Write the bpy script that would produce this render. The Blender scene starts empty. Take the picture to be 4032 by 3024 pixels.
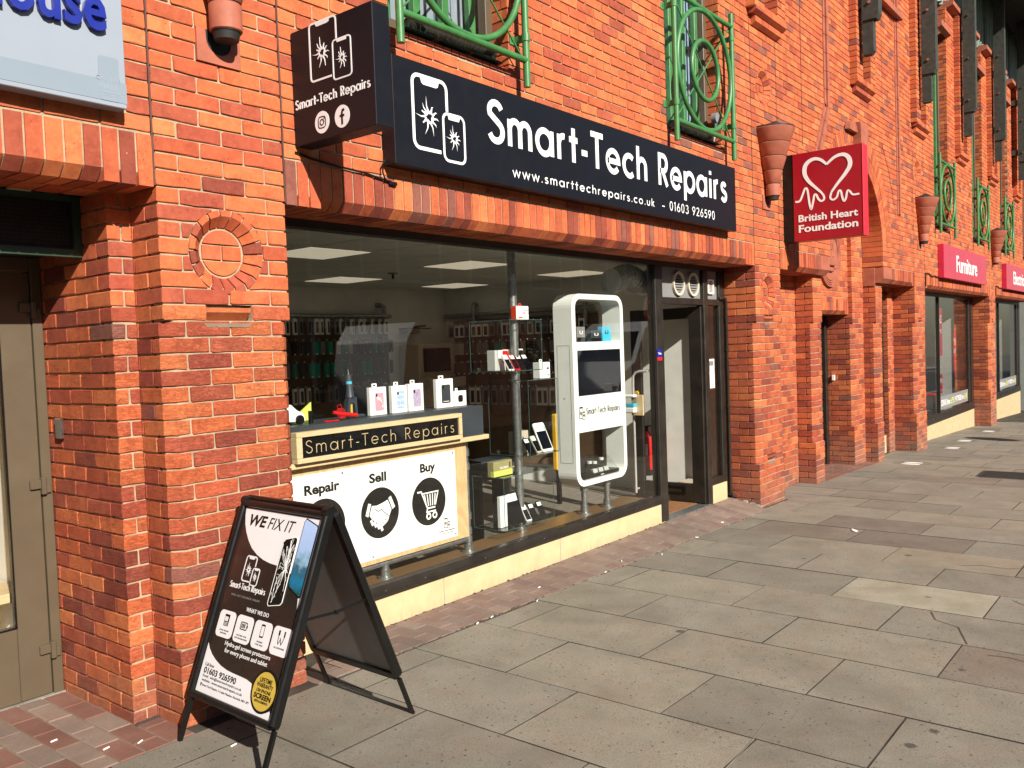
import bpy, math, random
from mathutils import Vector, Matrix, Quaternion
R = random.Random(11)
sc = bpy.context.scene
COL = sc.collection

# ------------------------------------------------------------------ camera
CAM = Vector((-2.0305, -3.59, 1.664))
yaw, pitch, roll = math.radians(51.3896), math.radians(-2.3817), math.radians(-2.1025)
fw = Vector((math.sin(yaw)*math.cos(pitch), math.cos(yaw)*math.cos(pitch), math.sin(pitch)))
r0 = Vector((math.cos(yaw), -math.sin(yaw), 0)); u0 = r0.cross(fw)
rt = r0*math.cos(roll) + u0*math.sin(roll)
up = u0*math.cos(roll) - r0*math.sin(roll)
cd = bpy.data.cameras.new('camera'); cam = bpy.data.objects.new('camera', cd); COL.objects.link(cam)
cam.matrix_world = Matrix(((rt.x, up.x, -fw.x, CAM.x), (rt.y, up.y, -fw.y, CAM.y), (rt.z, up.z, -fw.z, CAM.z), (0, 0, 0, 1)))
cd.sensor_width = 36; cd.lens = 3382.1/4032*36; cd.clip_end = 500; cd.clip_start = .05
sc.camera = cam
sc.render.resolution_x, sc.render.resolution_y = 1024, 768

# ------------------------------------------------------------------ world, sun, exposure
SUN_TRAVEL = Vector((.345, 1.0, -.63)).normalized()
w = bpy.data.worlds.new('World'); sc.world = w; w.use_nodes = True
nt = w.node_tree; nt.nodes.clear()
sky = nt.nodes.new('ShaderNodeTexSky'); sky.sky_type = 'NISHITA'; sky.sun_disc = False
sky.sun_elevation = math.asin(-SUN_TRAVEL.z); sky.sun_rotation = math.atan2(-SUN_TRAVEL.x, -SUN_TRAVEL.y)
bg = nt.nodes.new('ShaderNodeBackground'); bg.inputs[1].default_value = .05
wo = nt.nodes.new('ShaderNodeOutputWorld')
nt.links.new(sky.outputs[0], bg.inputs[0]); nt.links.new(bg.outputs[0], wo.inputs[0])
sd = bpy.data.lights.new('sun', 'SUN'); sd.energy = 5.0; sd.angle = math.radians(.5); sd.color = (1, .93, .82)
so = bpy.data.objects.new('sun', sd); COL.objects.link(so); so.rotation_euler = SUN_TRAVEL.to_track_quat('-Z', 'Y').to_euler()
so.location = (-5, -12, 10)
sc.view_settings.view_transform = 'Standard'; sc.view_settings.look = 'None'
sc.view_settings.gamma = 1; sc.view_settings.use_curve_mapping = False
sc.view_settings.exposure = .80
sc.cycles.max_bounces = 8; sc.cycles.transparent_max_bounces = 24; sc.cycles.caustics_reflective = False; sc.cycles.caustics_refractive = False
try: sc.cycles.sample_clamp_indirect = 6
except Exception: pass

# ------------------------------------------------------------------ helpers
def gz(x): 
    return -(0.0153*x + 0.00044*max(min(x, 26), 0)**2)

class N:
    def __init__(s, name):
        s.m = bpy.data.materials.new(name); s.m.use_nodes = True; s.t = s.m.node_tree
        s.b = s.t.nodes['Principled BSDF']; s.o = s.t.nodes['Material Output']
    def n(s, t, **k):
        x = s.t.nodes.new(t)
        for a, v in k.items():
            if a.startswith('i_'): x.inputs[a[2:].replace('_', ' ')].default_value = v
            else: setattr(x, a, v)
        return x
    def l(s, a, b): s.t.links.new(a, b)
    def pos(s): return s.n('ShaderNodeNewGeometry').outputs['Position']
    def scaled(s, vec, sc_):
        m = s.n('ShaderNodeMapping'); m.inputs['Scale'].default_value = sc_; s.l(vec, m.inputs[0]); return m.outputs[0]
    def noise(s, vec, scale, detail=4, rough=.55, dist=0):
        x = s.n('ShaderNodeTexNoise'); x.inputs['Scale'].default_value = scale; x.inputs['Detail'].default_value = detail
        x.inputs['Roughness'].default_value = rough; x.inputs['Distortion'].default_value = dist
        if vec: s.l(vec, x.inputs['Vector'])
        return x.outputs['Fac']
    def voro(s, vec, scale, feat='F1'):
        x = s.n('ShaderNodeTexVoronoi'); x.inputs['Scale'].default_value = scale; x.feature = feat
        s.l(vec, x.inputs['Vector']); return x
    def ramp(s, fac, stops):
        x = s.n('ShaderNodeValToRGB'); e = x.color_ramp.elements
        while len(e) < len(stops): e.new(.5)
        for k, (p, c) in enumerate(stops):
            e[k].position = p; e[k].color = c if len(c) == 4 else (*c, 1)
        s.l(fac, x.inputs[0]); return x.outputs[0]
    def mix(s, fac, a, b, mode='MIX'):
        x = s.n('ShaderNodeMix', data_type='RGBA', blend_type=mode)
        for v, k in ((fac, 0), (a, 6), (b, 7)):
            if isinstance(v, (int, float)): x.inputs[k].default_value = v if k == 0 else (v, v, v, 1)
            elif isinstance(v, tuple): x.inputs[k].default_value = (*v, 1) if len(v) == 3 else v
            else: s.l(v, x.inputs[k])
        return x.outputs[2]
    def bump(s, h, dist=.002, st=1., normal=None):
        x = s.n('ShaderNodeBump'); x.inputs['Distance'].default_value = dist; x.inputs['Strength'].default_value = st
        s.l(h, x.inputs['Height'])
        if normal: s.l(normal, x.inputs['Normal'])
        s.l(x.outputs[0], s.b.inputs['Normal']); return x.outputs[0]

MAT = {}
def simple(name, col, rough=.6, metal=0, var=.08, nscale=6, bump=0, spec=.5, coat=0):
    k = N(name); k.b.inputs['Roughness'].default_value = rough; k.b.inputs['Metallic'].default_value = metal
    k.b.inputs['Specular IOR Level'].default_value = spec; k.b.inputs['Coat Weight'].default_value = coat
    tc = k.n('ShaderNodeTexCoord').outputs['Object']
    nz = k.noise(tc, nscale, 5)
    c2 = tuple(max(0, c*(1-var*2.2)) for c in col); c1 = tuple(min(1, c*(1+var)) for c in col)
    k.l(k.ramp(nz, [(.3, c2), (.7, c1)]), k.b.inputs['Base Color'])
    r = k.ramp(k.noise(tc, nscale*3, 4), [(.3, (rough*.85,)*3), (.75, (min(1, rough*1.15),)*3)]); k.l(r, k.b.inputs['Roughness'])
    if bump: k.bump(k.noise(tc, nscale*20, 3), bump)
    MAT[name] = k.m; return k.m

# brick: colour per brick in the 'Col' attribute, grain and wear on top
def brickmat():
    k = N('brick_face'); P = k.pos()
    at = k.n('ShaderNodeAttribute', attribute_name='Col').outputs['Color']
    big = k.noise(P, 9, 5, .6, .4); fine = k.noise(P, 48, 6, .65); vf = k.noise(P, 260, 3)
    c = k.mix(k.ramp(big, [(.36, (0, 0, 0)), (.66, (1, 1, 1))]), at, k.mix(1, at, (.74, .66, .70), 'MULTIPLY'))
    c = k.mix(k.ramp(k.noise(P, 24, 5, .7), [(.50, (0, 0, 0)), (.64, (.5, .5, .5))]), c, k.mix(1, at, (1.02, 1.12, 1.25), 'MULTIPLY'))
    stn = k.ramp(k.noise(k.scaled(P, (3.5, 3.5, .55)), 1.0, 5, .6), [(.50, (0, 0, 0)), (.74, (.6, .6, .6))]); c = k.mix(stn, c, k.mix(1, c, (.62, .56, .60), 'MULTIPLY'))
    c = k.mix(k.ramp(fine, [(.45, (0, 0, 0)), (.75, (.55, .55, .55))]), c, k.mix(1, at, (1.14, 1.18, 1.18), 'MULTIPLY'))
    pit = k.voro(P, 42); sz = k.ramp(k.noise(P, 9, 2), [(.48, (0, 0, 0)), (.6, (1, 1, 1))])
    m = k.mix(1, k.ramp(pit.outputs['Distance'], [(.07, (1, 1, 1)), (.13, (0, 0, 0))]), sz, 'MULTIPLY')
    c = k.mix(m, c, (.03, .012, .01))
    wh = k.voro(k.scaled(P, (1, 1, 1)), 23); wm = k.ramp(k.noise(P, 13, 2), [(.6, (0, 0, 0)), (.66, (1, 1, 1))])
    m2 = k.mix(1, k.ramp(wh.outputs['Distance'], [(.045, (1, 1, 1)), (.075, (0, 0, 0))]), wm, 'MULTIPLY')
    c = k.mix(m2, c, (.6, .5, .42))
    # pale lime bloom and grime in large patches
    lime = k.ramp(k.noise(P, 1.3, 5, .6), [(.58, (0, 0, 0)), (.80, (.28, .28, .28))]); c = k.mix(lime, c, (.40, .20, .13))
    sx = k.n('ShaderNodeSeparateXYZ'); k.l(P, sx.inputs[0])
    low = k.n('ShaderNodeMapRange'); low.inputs[1].default_value = .28; low.inputs[2].default_value = -.1; low.clamp = True; k.l(sx.outputs[2], low.inputs[0])
    gr = k.mix(1, low.outputs[0], k.ramp(k.noise(P, 5, 4), [(.3, (.1, .1, .1)), (.7, (.9, .9, .9))]), 'MULTIPLY')
    c = k.mix(gr, c, (.20, .125, .095))
    k.l(c, k.b.inputs['Base Color']); k.b.inputs['Roughness'].default_value = .82; k.b.inputs['Specular IOR Level'].default_value = .25
    # creased faces of hand-made bricks below the string course
    cr = k.noise(k.scaled(P, (5, 5, 28)), 3.2, 5, .7, 1.6)
    crm = k.ramp(cr, [(.46, (1, 1, 1)), (.5, (0, 0, 0)), (.54, (1, 1, 1))])
    lowm = k.n('ShaderNodeMapRange'); lowm.inputs[1].default_value = 1.95; lowm.inputs[2].default_value = 1.85; k.l(sx.outputs[2], lowm.inputs[0])
    crc = k.mix(k.mix(1, lowm.outputs[0], (.8, .8, .8), 'MULTIPLY'), (1, 1, 1), crm)
    h = crc
    hh = k.mix(.5, h, k.mix(.5, fine, vf)); k.bump(hh, .006, .75)
    MAT['brick'] = k.m
brickmat()
def mortarmat():
    k = N('mortar'); P = k.pos()
    c = k.ramp(k.noise(P, 14, 5, .65), [(.25, (.24, .17, .11)), (.5, (.40, .29, .19)), (.8, (.48, .36, .24))])
    d = k.ramp(k.noise(P, 2.0, 3), [(.5, (0, 0, 0)), (.7, (.5, .5, .5))]); c = k.mix(d, c, (.24, .17, .12))
    k.l(c, k.b.inputs['Base Color']); k.b.inputs['Roughness'].default_value = .95
    k.bump(k.noise(P, 120, 4, .7), .004, .9); MAT['mortar'] = k.m
mortarmat()
def slabmat(name, c1, c2, c3, speck=1.):
    k = N(name); P = k.pos(); oi = k.n('ShaderNodeObjectInfo')
    c = k.ramp(k.noise(P, 3.2, 6, .6), [(.25, c1), (.5, c2), (.75, c3)])
    rnd = k.ramp(oi.outputs['Random'], [(0, (.86, .85, .85)), (.5, (1, 1, 1)), (1, (1.1, 1.08, 1.04))])
    c = k.mix(1, c, rnd, 'MULTIPLY')
    f = k.noise(P, 170, 3, .7); c = k.mix(k.ramp(f, [(.36, (.62*speck,)*3), (.48, (0, 0, 0))]), c, (.05, .045, .04))
    f2 = k.noise(P, 95, 2, .7); c = k.mix(k.ramp(f2, [(.62, (0, 0, 0)), (.74, (.45*speck,)*3)]), c, (.33, .30, .25))
    v = k.voro(P, 27); vm = k.ramp(k.noise(P, 13, 2), [(.44, (0, 0, 0)), (.56, (1, 1, 1))])
    pit = k.mix(1, k.ramp(v.outputs['Distance'], [(.12, (1, 1, 1)), (.20, (0, 0, 0))]), vm, 'MULTIPLY')
    c = k.mix(k.mix(1, pit, (.9*speck,)*3, 'MULTIPLY'), c, (.05, .042, .036))
    g = k.voro(k.scaled(P, (1, 1, 0)), 1.75); gd = k.n('ShaderNodeMath', operation='ADD'); k.l(g.outputs['Distance'], gd.inputs[0])
    gn = k.n('ShaderNodeMath', operation='MULTIPLY'); k.l(k.noise(P, 30, 3), gn.inputs[0]); gn.inputs[1].default_value = .05; k.l(gn.outputs[0], gd.inputs[1])
    c = k.mix(k.ramp(gd.outputs[0], [(.066, (.85, .85, .85)), (.082, (0, 0, 0))]), c, (.055, .048, .04))
    pk = k.ramp(k.noise(P, 5.5, 4, .6, .5), [(.45, (0, 0, 0)), (.68, (.55, .55, .55))]); c = k.mix(pk, c, k.mix(1, c, (1.04, .90, .86), 'MULTIPLY'))
    st = k.ramp(k.noise(P, 1.1, 5, .65, .6), [(.52, (0, 0, 0)), (.72, (.5, .5, .5))]); c = k.mix(st, c, (.105, .09, .07))
    k.l(c, k.b.inputs['Base Color']); k.b.inputs['Roughness'].default_value = .88; k.b.inputs['Specular IOR Level'].default_value = .3
    k.bump(k.mix(.5, f, k.noise(P, 22, 4)), .003, .8); MAT[name] = k.m
slabmat('slab', (.185, .168, .135), (.225, .205, .165), (.262, .24, .195))
slabmat('slab_pale', (.25, .225, .165), (.32, .295, .225), (.40, .375, .30), .5)
slabmat('slab_mid', (.22, .19, .14), (.26, .225, .17), (.29, .255, .20), .6)
slabmat('slab_dark', (.145, .12, .098), (.18, .152, .124), (.215, .185, .15))
slabmat('paver', (.135, .06, .046), (.19, .092, .07), (.235, .135, .105), .45)
slabmat('paver_dusty', (.165, .118, .095), (.215, .158, .130), (.255, .20, .165), .5)
slabmat('paver_mauve', (.15, .10, .085), (.19, .130, .110), (.24, .175, .15), .5)
slabmat('dirt', (.035, .028, .022), (.06, .05, .04), (.11, .09, .07), .5)
slabmat('joint_dirt', (.014, .012, .010), (.035, .03, .025), (.085, .075, .062), .3)
slabmat('asphalt', (.04, .04, .04), (.05, .05, .05), (.065, .065, .065), .7)
simple('terracotta', (.36, .105, .060), .7, 0, .12, 9, .0008)
simple('black_frame', (.022, .018, .014), .38, 0, .2, 8)
simple('sign_black', (.006, .0065, .010), .45, 0, .05, 3, 0, .28)
simple('sign_white', (.80, .81, .82), .45, 0, .02)
simple('white_paint', (.74, .75, .72), .5, 0, .03)
simple('kiosk_white', (.80, .83, .79), .35, 0, .02)
simple('wall_white', (.82, .82, .78), .75, 0, .04)
simple('green_paint', (.050, .185, .055), .42, 0, .12, 14)
simple('dark_green', (.018, .05, .03), .5, 0, .15)
simple('cover_metal', (.05, .048, .045), .6, .3, .2, 20)
simple('fillet', (.20, .15, .11), .9, 0, .1, 20, .001)
simple('timber_dark', (.035, .042, .035), .75, 0, .2, 14, .001)
simple('galv', (.42, .44, .44), .38, .85, .15, 25)
simple('steel', (.55, .55, .55), .28, 1, .06, 10)
simple('brown_door', (.095, .072, .045), .45, 0, .05, 4)
simple('red_sign', (.34, .008, .018), .35, 0, .03)
simple('red_bright', (.62, .015, .03), .4, 0, .03)
simple('pink_sign', (.50, .02, .06), .22, 0, .05)
simple('blue', (.006, .018, .24), .4, 0, .05)
simple('pale_blue_sign', (.27, .31, .37), .3, 0, .03, 2)
simple('pale_blue_sign2', (.22, .27, .325), .3, 0, .03, 2)
simple('black_plastic', (.007, .007, .007), .3, 0, .1, 6, 0, .35)
simple('black_matte', (.014, .013, .012), .7, 0, .1)
simple('screen', (.004, .005, .008), .12, 0, .05, 6, 0, .15)
simple('satin_steel', (.50, .50, .48), .35, .35, .06, 10)
simple('foil', (.50, .51, .48), .35, .3, .1, 20)
simple('grey_board', (.27, .29, .27), .5, 0, .05)
simple('grey', (.2, .2, .2), .55, 0, .05)
simple('red', (.6, .012, .012), .35, 0, .05)
simple('orange_red', (.7, .06, .02), .45, 0, .05)
simple('card_white', (.82, .82, .80), .55, 0, .02)
simple('cream_box', (.55, .48, .38), .6, 0, .04)
simple('teal', (.02, .28, .22), .45, 0, .1)
simple('brown_case', (.12, .07, .05), .5, 0, .1)
simple('slate', (.035, .045, .055), .45, 0, .1)
simple('cyan', (.05, .45, .65), .4, 0, .05)
simple('yellow', (.75, .42, .02), .5, 0, .05)
simple('gold', (.55, .38, .06), .5, 0, .05)
simple('lime', (.55, .62, .12), .5, 0, .05)
simple('khaki', (.30, .28, .12), .5, 0, .08)
simple('pink', (.75, .30, .38), .5, 0, .05)
simple('light_blue', (.35, .5, .75), .5, 0, .08)
simple('lilac', (.42, .34, .5), .5, 0, .15, 60)
simple('carpet_mat', (.30, .13, .045), .95, 0, .2, 60, .004)
simple('cement', (.30, .28, .25), .9, 0, .15, 10, .002)
simple('van_white', (.55, .57, .58), .25, 0, .02, 2, 0, .5, .5)
simple('rubber', (.02, .02, .02), .8)
simple('far_brick', (.20, .10, .07), .85, 0, .2, 4)
simple('ceiling_tile', (.62, .64, .56), .85, 0, .03)
simple('cork', (.16, .10, .05), .8, 0, .1, 5)
simple('green_roof', (.06, .11, .08), .5, 0, .2, 5)
def woodmat(name, c1, c2, sc_, rough=.5):
    k = N(name); tc = k.n('ShaderNodeTexCoord').outputs['Object']
    wv = k.noise(k.scaled(tc, sc_), 2.2, 4, .5, 2.5)
    k.l(k.ramp(wv, [(.3, c1), (.45, c2), (.5, c1), (.62, c2), (.75, c1)]), k.b.inputs['Base Color'])
    k.b.inputs['Roughness'].default_value = rough; MAT[name] = k.m
woodmat('plywood', (.50, .33, .16), (.62, .44, .23), (2.2, 2, .6))
woodmat('pine', (.58, .43, .24), (.66, .51, .30), (1, 3, 9))
woodmat('sill_wood', (.17, .10, .045), (.22, .13, .06), (.6, 5, 5), .3)
woodmat('floor_plank', (.17, .15, .125), (.24, .215, .18), (.5, 6, 6), .5)
def creamat():
    k = N('cream_render'); P = k.pos()
    c = k.ramp(k.noise(P, 6, 6, .6), [(.3, (.47, .37, .205)), (.6, (.53, .43, .25))])
    sx = k.n('ShaderNodeSeparateXYZ'); k.l(P, sx.inputs[0])
    lo = k.n('ShaderNodeMapRange'); lo.inputs[1].default_value = .06; lo.inputs[2].default_value = -.04; k.l(sx.outputs[2], lo.inputs[0])
    d = k.mix(1, lo.outputs[0], k.ramp(k.noise(k.scaled(P, (6, 6, 2)), 5, 4), [(.35, (0, 0, 0)), (.8, (.8, .8, .8))]), 'MULTIPLY')
    c = k.mix(d, c, (.28, .20, .12)); str_ = k.ramp(k.noise(k.scaled(P, (9, 9, .7)), 3, 4), [(.55, (0, 0, 0)), (.8, (.25, .25, .25))])
    c = k.mix(str_, c, (.40, .30, .17)); k.l(c, k.b.inputs['Base Color']); k.b.inputs['Roughness'].default_value = .7
    k.bump(k.noise(P, 40, 4), .002, .4); MAT['cream'] = k.m
creamat()
def glassmat(name, tint=(.93, .97, .95), ior=1.45):
    k = N(name); t = k.t; t.nodes.remove(k.b)
    tr = k.n('ShaderNodeBsdfTransparent'); tr.inputs[0].default_value = (*tint, 1)
    gl = k.n('ShaderNodeBsdfGlossy'); gl.inputs['Roughness'].default_value = .01
    lw = k.n('ShaderNodeLayerWeight'); lw.inputs['Blend'].default_value = .5
    pw = k.n('ShaderNodeMath', operation='POWER'); k.l(lw.outputs['Facing'], pw.inputs[0]); pw.inputs[1].default_value = 4.5
    f0 = ((ior-1)/(ior+1))**2
    fr = k.n('ShaderNodeMath', operation='MULTIPLY_ADD'); k.l(pw.outputs[0], fr.inputs[0]); fr.inputs[1].default_value = .9; fr.inputs[2].default_value = f0
    mx = k.n('ShaderNodeMixShader'); k.l(fr.outputs[0], mx.inputs[0]); k.l(tr.outputs[0], mx.inputs[1]); k.l(gl.outputs[0], mx.inputs[2])
    k.l(mx.outputs[0], k.o.inputs[0]); MAT[name] = k.m
glassmat('window_glass', (.98, .985, .975), 1.5); glassmat('case_glass', (.975, .988, .983), 1.22); glassmat('clear_plastic', (.9, .92, .92), 1.3)
def glassedge():
    k = N('glass_edge'); k.b.inputs['Base Color'].default_value = (.045, .10, .095, 1); k.b.inputs['Roughness'].default_value = .15; MAT['glass_edge'] = k.m
glassedge()
def emis(name, col, s):
    k = N(name); k.b.inputs['Base Color'].default_value = (*col, 1); k.b.inputs['Emission Color'].default_value = (*col, 1); k.b.inputs['Emission Strength'].default_value = s; MAT[name] = k.m
emis('light_panel', (1, .88, .66), .24)

class MB:
    def __init__(s): s.v = []; s.f = []; s.c = []
    def add(s, vs, fs, col=None):
        o = len(s.v); s.v += [tuple(p) for p in vs]; s.f += [tuple(i+o for i in f) for f in fs]
        if col: s.c += [col]*len(vs)
        return s
    def box(s, x0, x1, y0, y1, z0, z1):
        return s.add([(x0,y0,z0),(x1,y0,z0),(x1,y1,z0),(x0,y1,z0),(x0,y0,z1),(x1,y0,z1),(x1,y1,z1),(x0,y1,z1)],
                     [(0,3,2,1),(4,5,6,7),(0,1,5,4),(1,2,6,5),(2,3,7,6),(3,0,4,7)])
    def bbox(s, x0, x1, y0, y1, z0, z1, b):      # bevelled box
        b = min(b, (x1-x0)*.45, (y1-y0)*.45, (z1-z0)*.45)
        X, Y, Z = (x0, x1), (y0, y1), (z0, z1); vs = []; ix = {}
        for i in (0, 1):
            for j in (0, 1):
                for k in (0, 1):
                    sx, sy, sz = (1, -1)[i]*b, (1, -1)[j]*b, (1, -1)[k]*b
                    ix[i,j,k] = len(vs); vs += [(X[i], Y[j]+sy, Z[k]+sz), (X[i]+sx, Y[j], Z[k]+sz), (X[i]+sx, Y[j]+sy, Z[k])]
        g = lambda i,j,k,a: ix[i,j,k]+a
        F = []
        for i in (0, 1):
            q = [g(i,0,0,0), g(i,1,0,0), g(i,1,1,0), g(i,0,1,0)]; F.append(tuple(q if i else q[::-1]))
            q = [g(0,i,0,1), g(1,i,0,1), g(1,i,1,1), g(0,i,1,1)]; F.append(tuple(q[::-1] if i else q))
            q = [g(0,0,i,2), g(1,0,i,2), g(1,1,i,2), g(0,1,i,2)]; F.append(tuple(q if i else q[::-1]))
        for a in (0, 1):
            for b_ in (0, 1):
                F.append((g(0,a,b_,1), g(1,a,b_,1), g(1,a,b_,2), g(0,a,b_,2)))
                F.append((g(a,0,b_,0), g(a,1,b_,0), g(a,1,b_,2), g(a,0,b_,2)))
                F.append((g(a,b_,0,0), g(a,b_,1,0), g(a,b_,1,1), g(a,b_,0,1)))
        for i in (0, 1):
            for j in (0, 1):
                for k in (0, 1): F.append((g(i,j,k,0), g(i,j,k,1), g(i,j,k,2)))
        return s.add(vs, F)
    def prism(s, poly, a, b, ax='y'):            # polygon extruded along an axis
        n = len(poly)
        def P(p, t): return {'y': (p[0], t, p[1]), 'x': (t, p[0], p[1]), 'z': (p[0], p[1], t)}[ax]
        vs = [P(p, a) for p in poly]+[P(p, b) for p in poly]
        return s.add(vs, [tuple(range(n))[::-1], tuple(range(n, 2*n))]+[(i, (i+1) % n, (i+1) % n+n, i+n) for i in range(n)])
    def ring(s, outer, inner, a, b, ax='y', closed=True):     # frame between two polygons of equal count
        n = len(outer)
        def P(p, t): return {'y': (p[0], t, p[1]), 'x': (t, p[0], p[1]), 'z': (p[0], p[1], t)}[ax]
        vs = [P(p, a) for p in outer]+[P(p, a) for p in inner]+[P(p, b) for p in outer]+[P(p, b) for p in inner]; F = []
        for i in range(n if closed else n-1):
            j = (i+1) % n
            F += [(i, j, j+n, i+n), (i+2*n, i+3*n, j+3*n, j+2*n), (i, i+2*n, j+2*n, j), (i+n, j+n, j+3*n, i+3*n)]
        return s.add(vs, F)
    def tube(s, pts, r, n=10, closed=False, caps=True, radii=None):
        P = [Vector(p) for p in pts]; m = len(P); vs = []; F = []
        nrm = None
        for i in range(m):
            a = P[i-1] if (i > 0 or closed) else P[i]; b = P[(i+1) % m] if (i < m-1 or closed) else P[i]
            t = (b-a).normalized()
            if nrm is None:
                nrm = t.orthogonal().normalized()
            else:
                nrm = (nrm - t*nrm.dot(t)); nrm = nrm.normalized() if nrm.length > 1e-6 else t.orthogonal().normalized()
            bi = t.cross(nrm); rr = radii[i] if radii else r
            for k in range(n):
                an = 2*math.pi*k/n; vs.append(P[i]+nrm*math.cos(an)*rr+bi*math.sin(an)*rr)
        for i in range(m if closed else m-1):
            j = (i+1) % m
            for k in range(n):
                l = (k+1) % n; F.append((i*n+k, i*n+l, j*n+l, j*n+k))
        if caps and not closed:
            F += [tuple(range(n))[::-1], tuple(range((m-1)*n, m*n))]
        return s.add(vs, F)
    def cyl(s, p0, p1, r, n=16, r2=None): return s.tube([p0, p1], r, n, radii=[r, r if r2 is None else r2])
    def disc(s, cx, cz, r, a, b, n=32, rz=None):
        rz = rz or r
        return s.prism([(cx+r*math.cos(2*math.pi*i/n), cz+rz*math.sin(2*math.pi*i/n)) for i in range(n)], a, b)
    def stroke(s, pts, wd, y, th=.002, closed=False):   # ribbon in the XZ plane, square ends
        W_ = wd if isinstance(wd, list) else [wd]*len(pts)
        P = [Vector((p[0], p[1])) for p in pts]; m = len(P); L = []; Q = []
        for i in range(m):
            a = P[i-1] if (i > 0 or closed) else None; b = P[(i+1) % m] if (i < m-1 or closed) else None
            d1 = (P[i]-a).normalized() if a is not None else None; d2 = (b-P[i]).normalized() if b is not None else None
            if d1 is None: d1 = d2
            if d2 is None: d2 = d1
            t = d1+d2
            t = t.normalized() if t.length > 1e-5 else d1
            nn = Vector((-t.y, t.x)); k = 1/max(.5, nn.dot(Vector((-d1.y, d1.x))))
            L.append(P[i]+nn*W_[i]*.5*k); Q.append(P[i]-nn*W_[i]*.5*k)
        vs = [(p.x, y, p.y) for p in L]+[(p.x, y, p.y) for p in Q]+[(p.x, y+th, p.y) for p in L]+[(p.x, y+th, p.y) for p in Q]; F = []
        for i in range(m if closed else m-1):
            j = (i+1) % m
            F += [(i, j, j+m, i+m), (i, i+2*m, j+2*m, j), (i+m, j+m, j+3*m, i+3*m)]
        if not closed: F += [(0, m, 3*m, 2*m), (m-1, 3*m-1, 4*m-1, 2*m-1)]
        return s.add(vs, F)
    def build(s, name, mat, parent=None, kind=None, smooth=False, label=None):
        me = bpy.data.meshes.new(name); me.from_pydata(s.v, [], s.f); me.validate()
        if s.c:
            a = me.color_attributes.new('Col', 'FLOAT_COLOR', 'POINT')
            a.data.foreach_set('color', [q for c in s.c for q in (*c, 1)])
        if smooth:
            me.polygons.foreach_set('use_smooth', [True]*len(me.polygons))
            try: me.set_sharp_from_angle(angle=math.radians(40))
            except Exception: pass
        if mat: me.materials.append(MAT[mat] if isinstance(mat, str) else mat)
        o = bpy.data.objects.new(name, me); COL.objects.link(o)
        if parent: o.parent = parent
        if kind: o['kind'] = kind
        if label: o['label'] = label
        return o

def tag(o, label, cat, group=None):
    o['label'] = label; o['category'] = cat
    if group: o['group'] = group
    return o
def thing(name, label, cat, loc=(0, 0, 0), rz=0, group=None, mtx=None):
    o = bpy.data.objects.new(name, None); COL.objects.link(o); o.empty_display_size = .1
    if mtx is not None: o.matrix_world = mtx
    else: o.location = loc; o.rotation_euler = (0, 0, rz)
    return tag(o, label, cat, group)
def copy_thing(o, loc=None, rz=None, label=None, parent=None):
    c = o.copy(); COL.objects.link(c); c.parent = parent
    if loc is not None: c.location = loc
    if rz is not None: c.rotation_euler = (0, 0, rz)
    if label: c['label'] = label
    for ch in list(o.children): copy_thing(ch, parent=c)
    return c
def smooth_path(P, k=6):
    out = []
    for i in range(len(P)-1):
        a, b, c, d = P[max(i-1, 0)], P[i], P[i+1], P[min(i+2, len(P)-1)]
        for j in range(k):
            t = j/k; out.append(tuple(.5*((2*b[q])+(-a[q]+c[q])*t+(2*a[q]-5*b[q]+4*c[q]-d[q])*t*t+(-a[q]+3*b[q]-3*c[q]+d[q])*t**3) for q in range(len(b))))
    return out+[P[-1]]
def rrect(x0, x1, z0, z1, r, n=5):
    P = []
    for cx, cz, a0 in ((x1-r, z1-r, 0), (x0+r, z1-r, 90), (x0+r, z0+r, 180), (x1-r, z0+r, 270)):
        for i in range(n+1):
            a = math.radians(a0+90*i/n); P.append((cx+r*math.cos(a), cz+r*math.sin(a)))
    return P
def arc(cx, cz, rx, rz, a0, a1, n=10):
    return [(cx+rx*math.cos(math.radians(a0+(a1-a0)*i/n)), cz+rz*math.sin(math.radians(a0+(a1-a0)*i/n))) for i in range(n+1)]

# built-in font text fitted to a box
_tc = {}
def text(mb, s, x0, z0, wd, ht, y=-.001, th=.0015, bold=0., shear=0.):
    key = (s, bold, shear)
    if key not in _tc:
        cu = bpy.data.curves.new('t', 'FONT'); cu.body = s; cu.offset = bold; cu.shear = shear; cu.resolution_u = 3
        ob = bpy.data.objects.new('t', cu); COL.objects.link(ob)
        bpy.context.view_layer.update()
        me = bpy.data.meshes.new_from_object(ob.evaluated_get(bpy.context.evaluated_depsgraph_get()))
        vs = [tuple(v.co) for v in me.vertices]; fs = [tuple(p.vertices) for p in me.polygons]
        bpy.data.objects.remove(ob); bpy.data.curves.remove(cu); bpy.data.meshes.remove(me); _tc[key] = (vs, fs)
    vs, fs = _tc[key]
    ax = min(v[0] for v in vs); bx = max(v[0] for v in vs); ay = min(v[1] for v in vs); by = max(v[1] for v in vs)
    sx = wd/(bx-ax); sz = ht/(by-ay) if ht else sx
    pts = [(x0+(v[0]-ax)*sx, z0+(v[1]-ay)*sz) for v in vs]; n = len(pts)
    cnt = {}
    for f in fs:
        for i in range(len(f)):
            e = (f[i], f[(i+1) % len(f)]); cnt[e] = 1
    F = list(fs)+[tuple(i+n for i in f[::-1]) for f in fs]
    if th > .003:
        F += [(a, b, b+n, a+n) for (a, b) in cnt if (b, a) not in cnt]
    mb.add([(p[0], y, p[1]) for p in pts]+[(p[0], y+th, p[1]) for p in pts], F)

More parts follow.
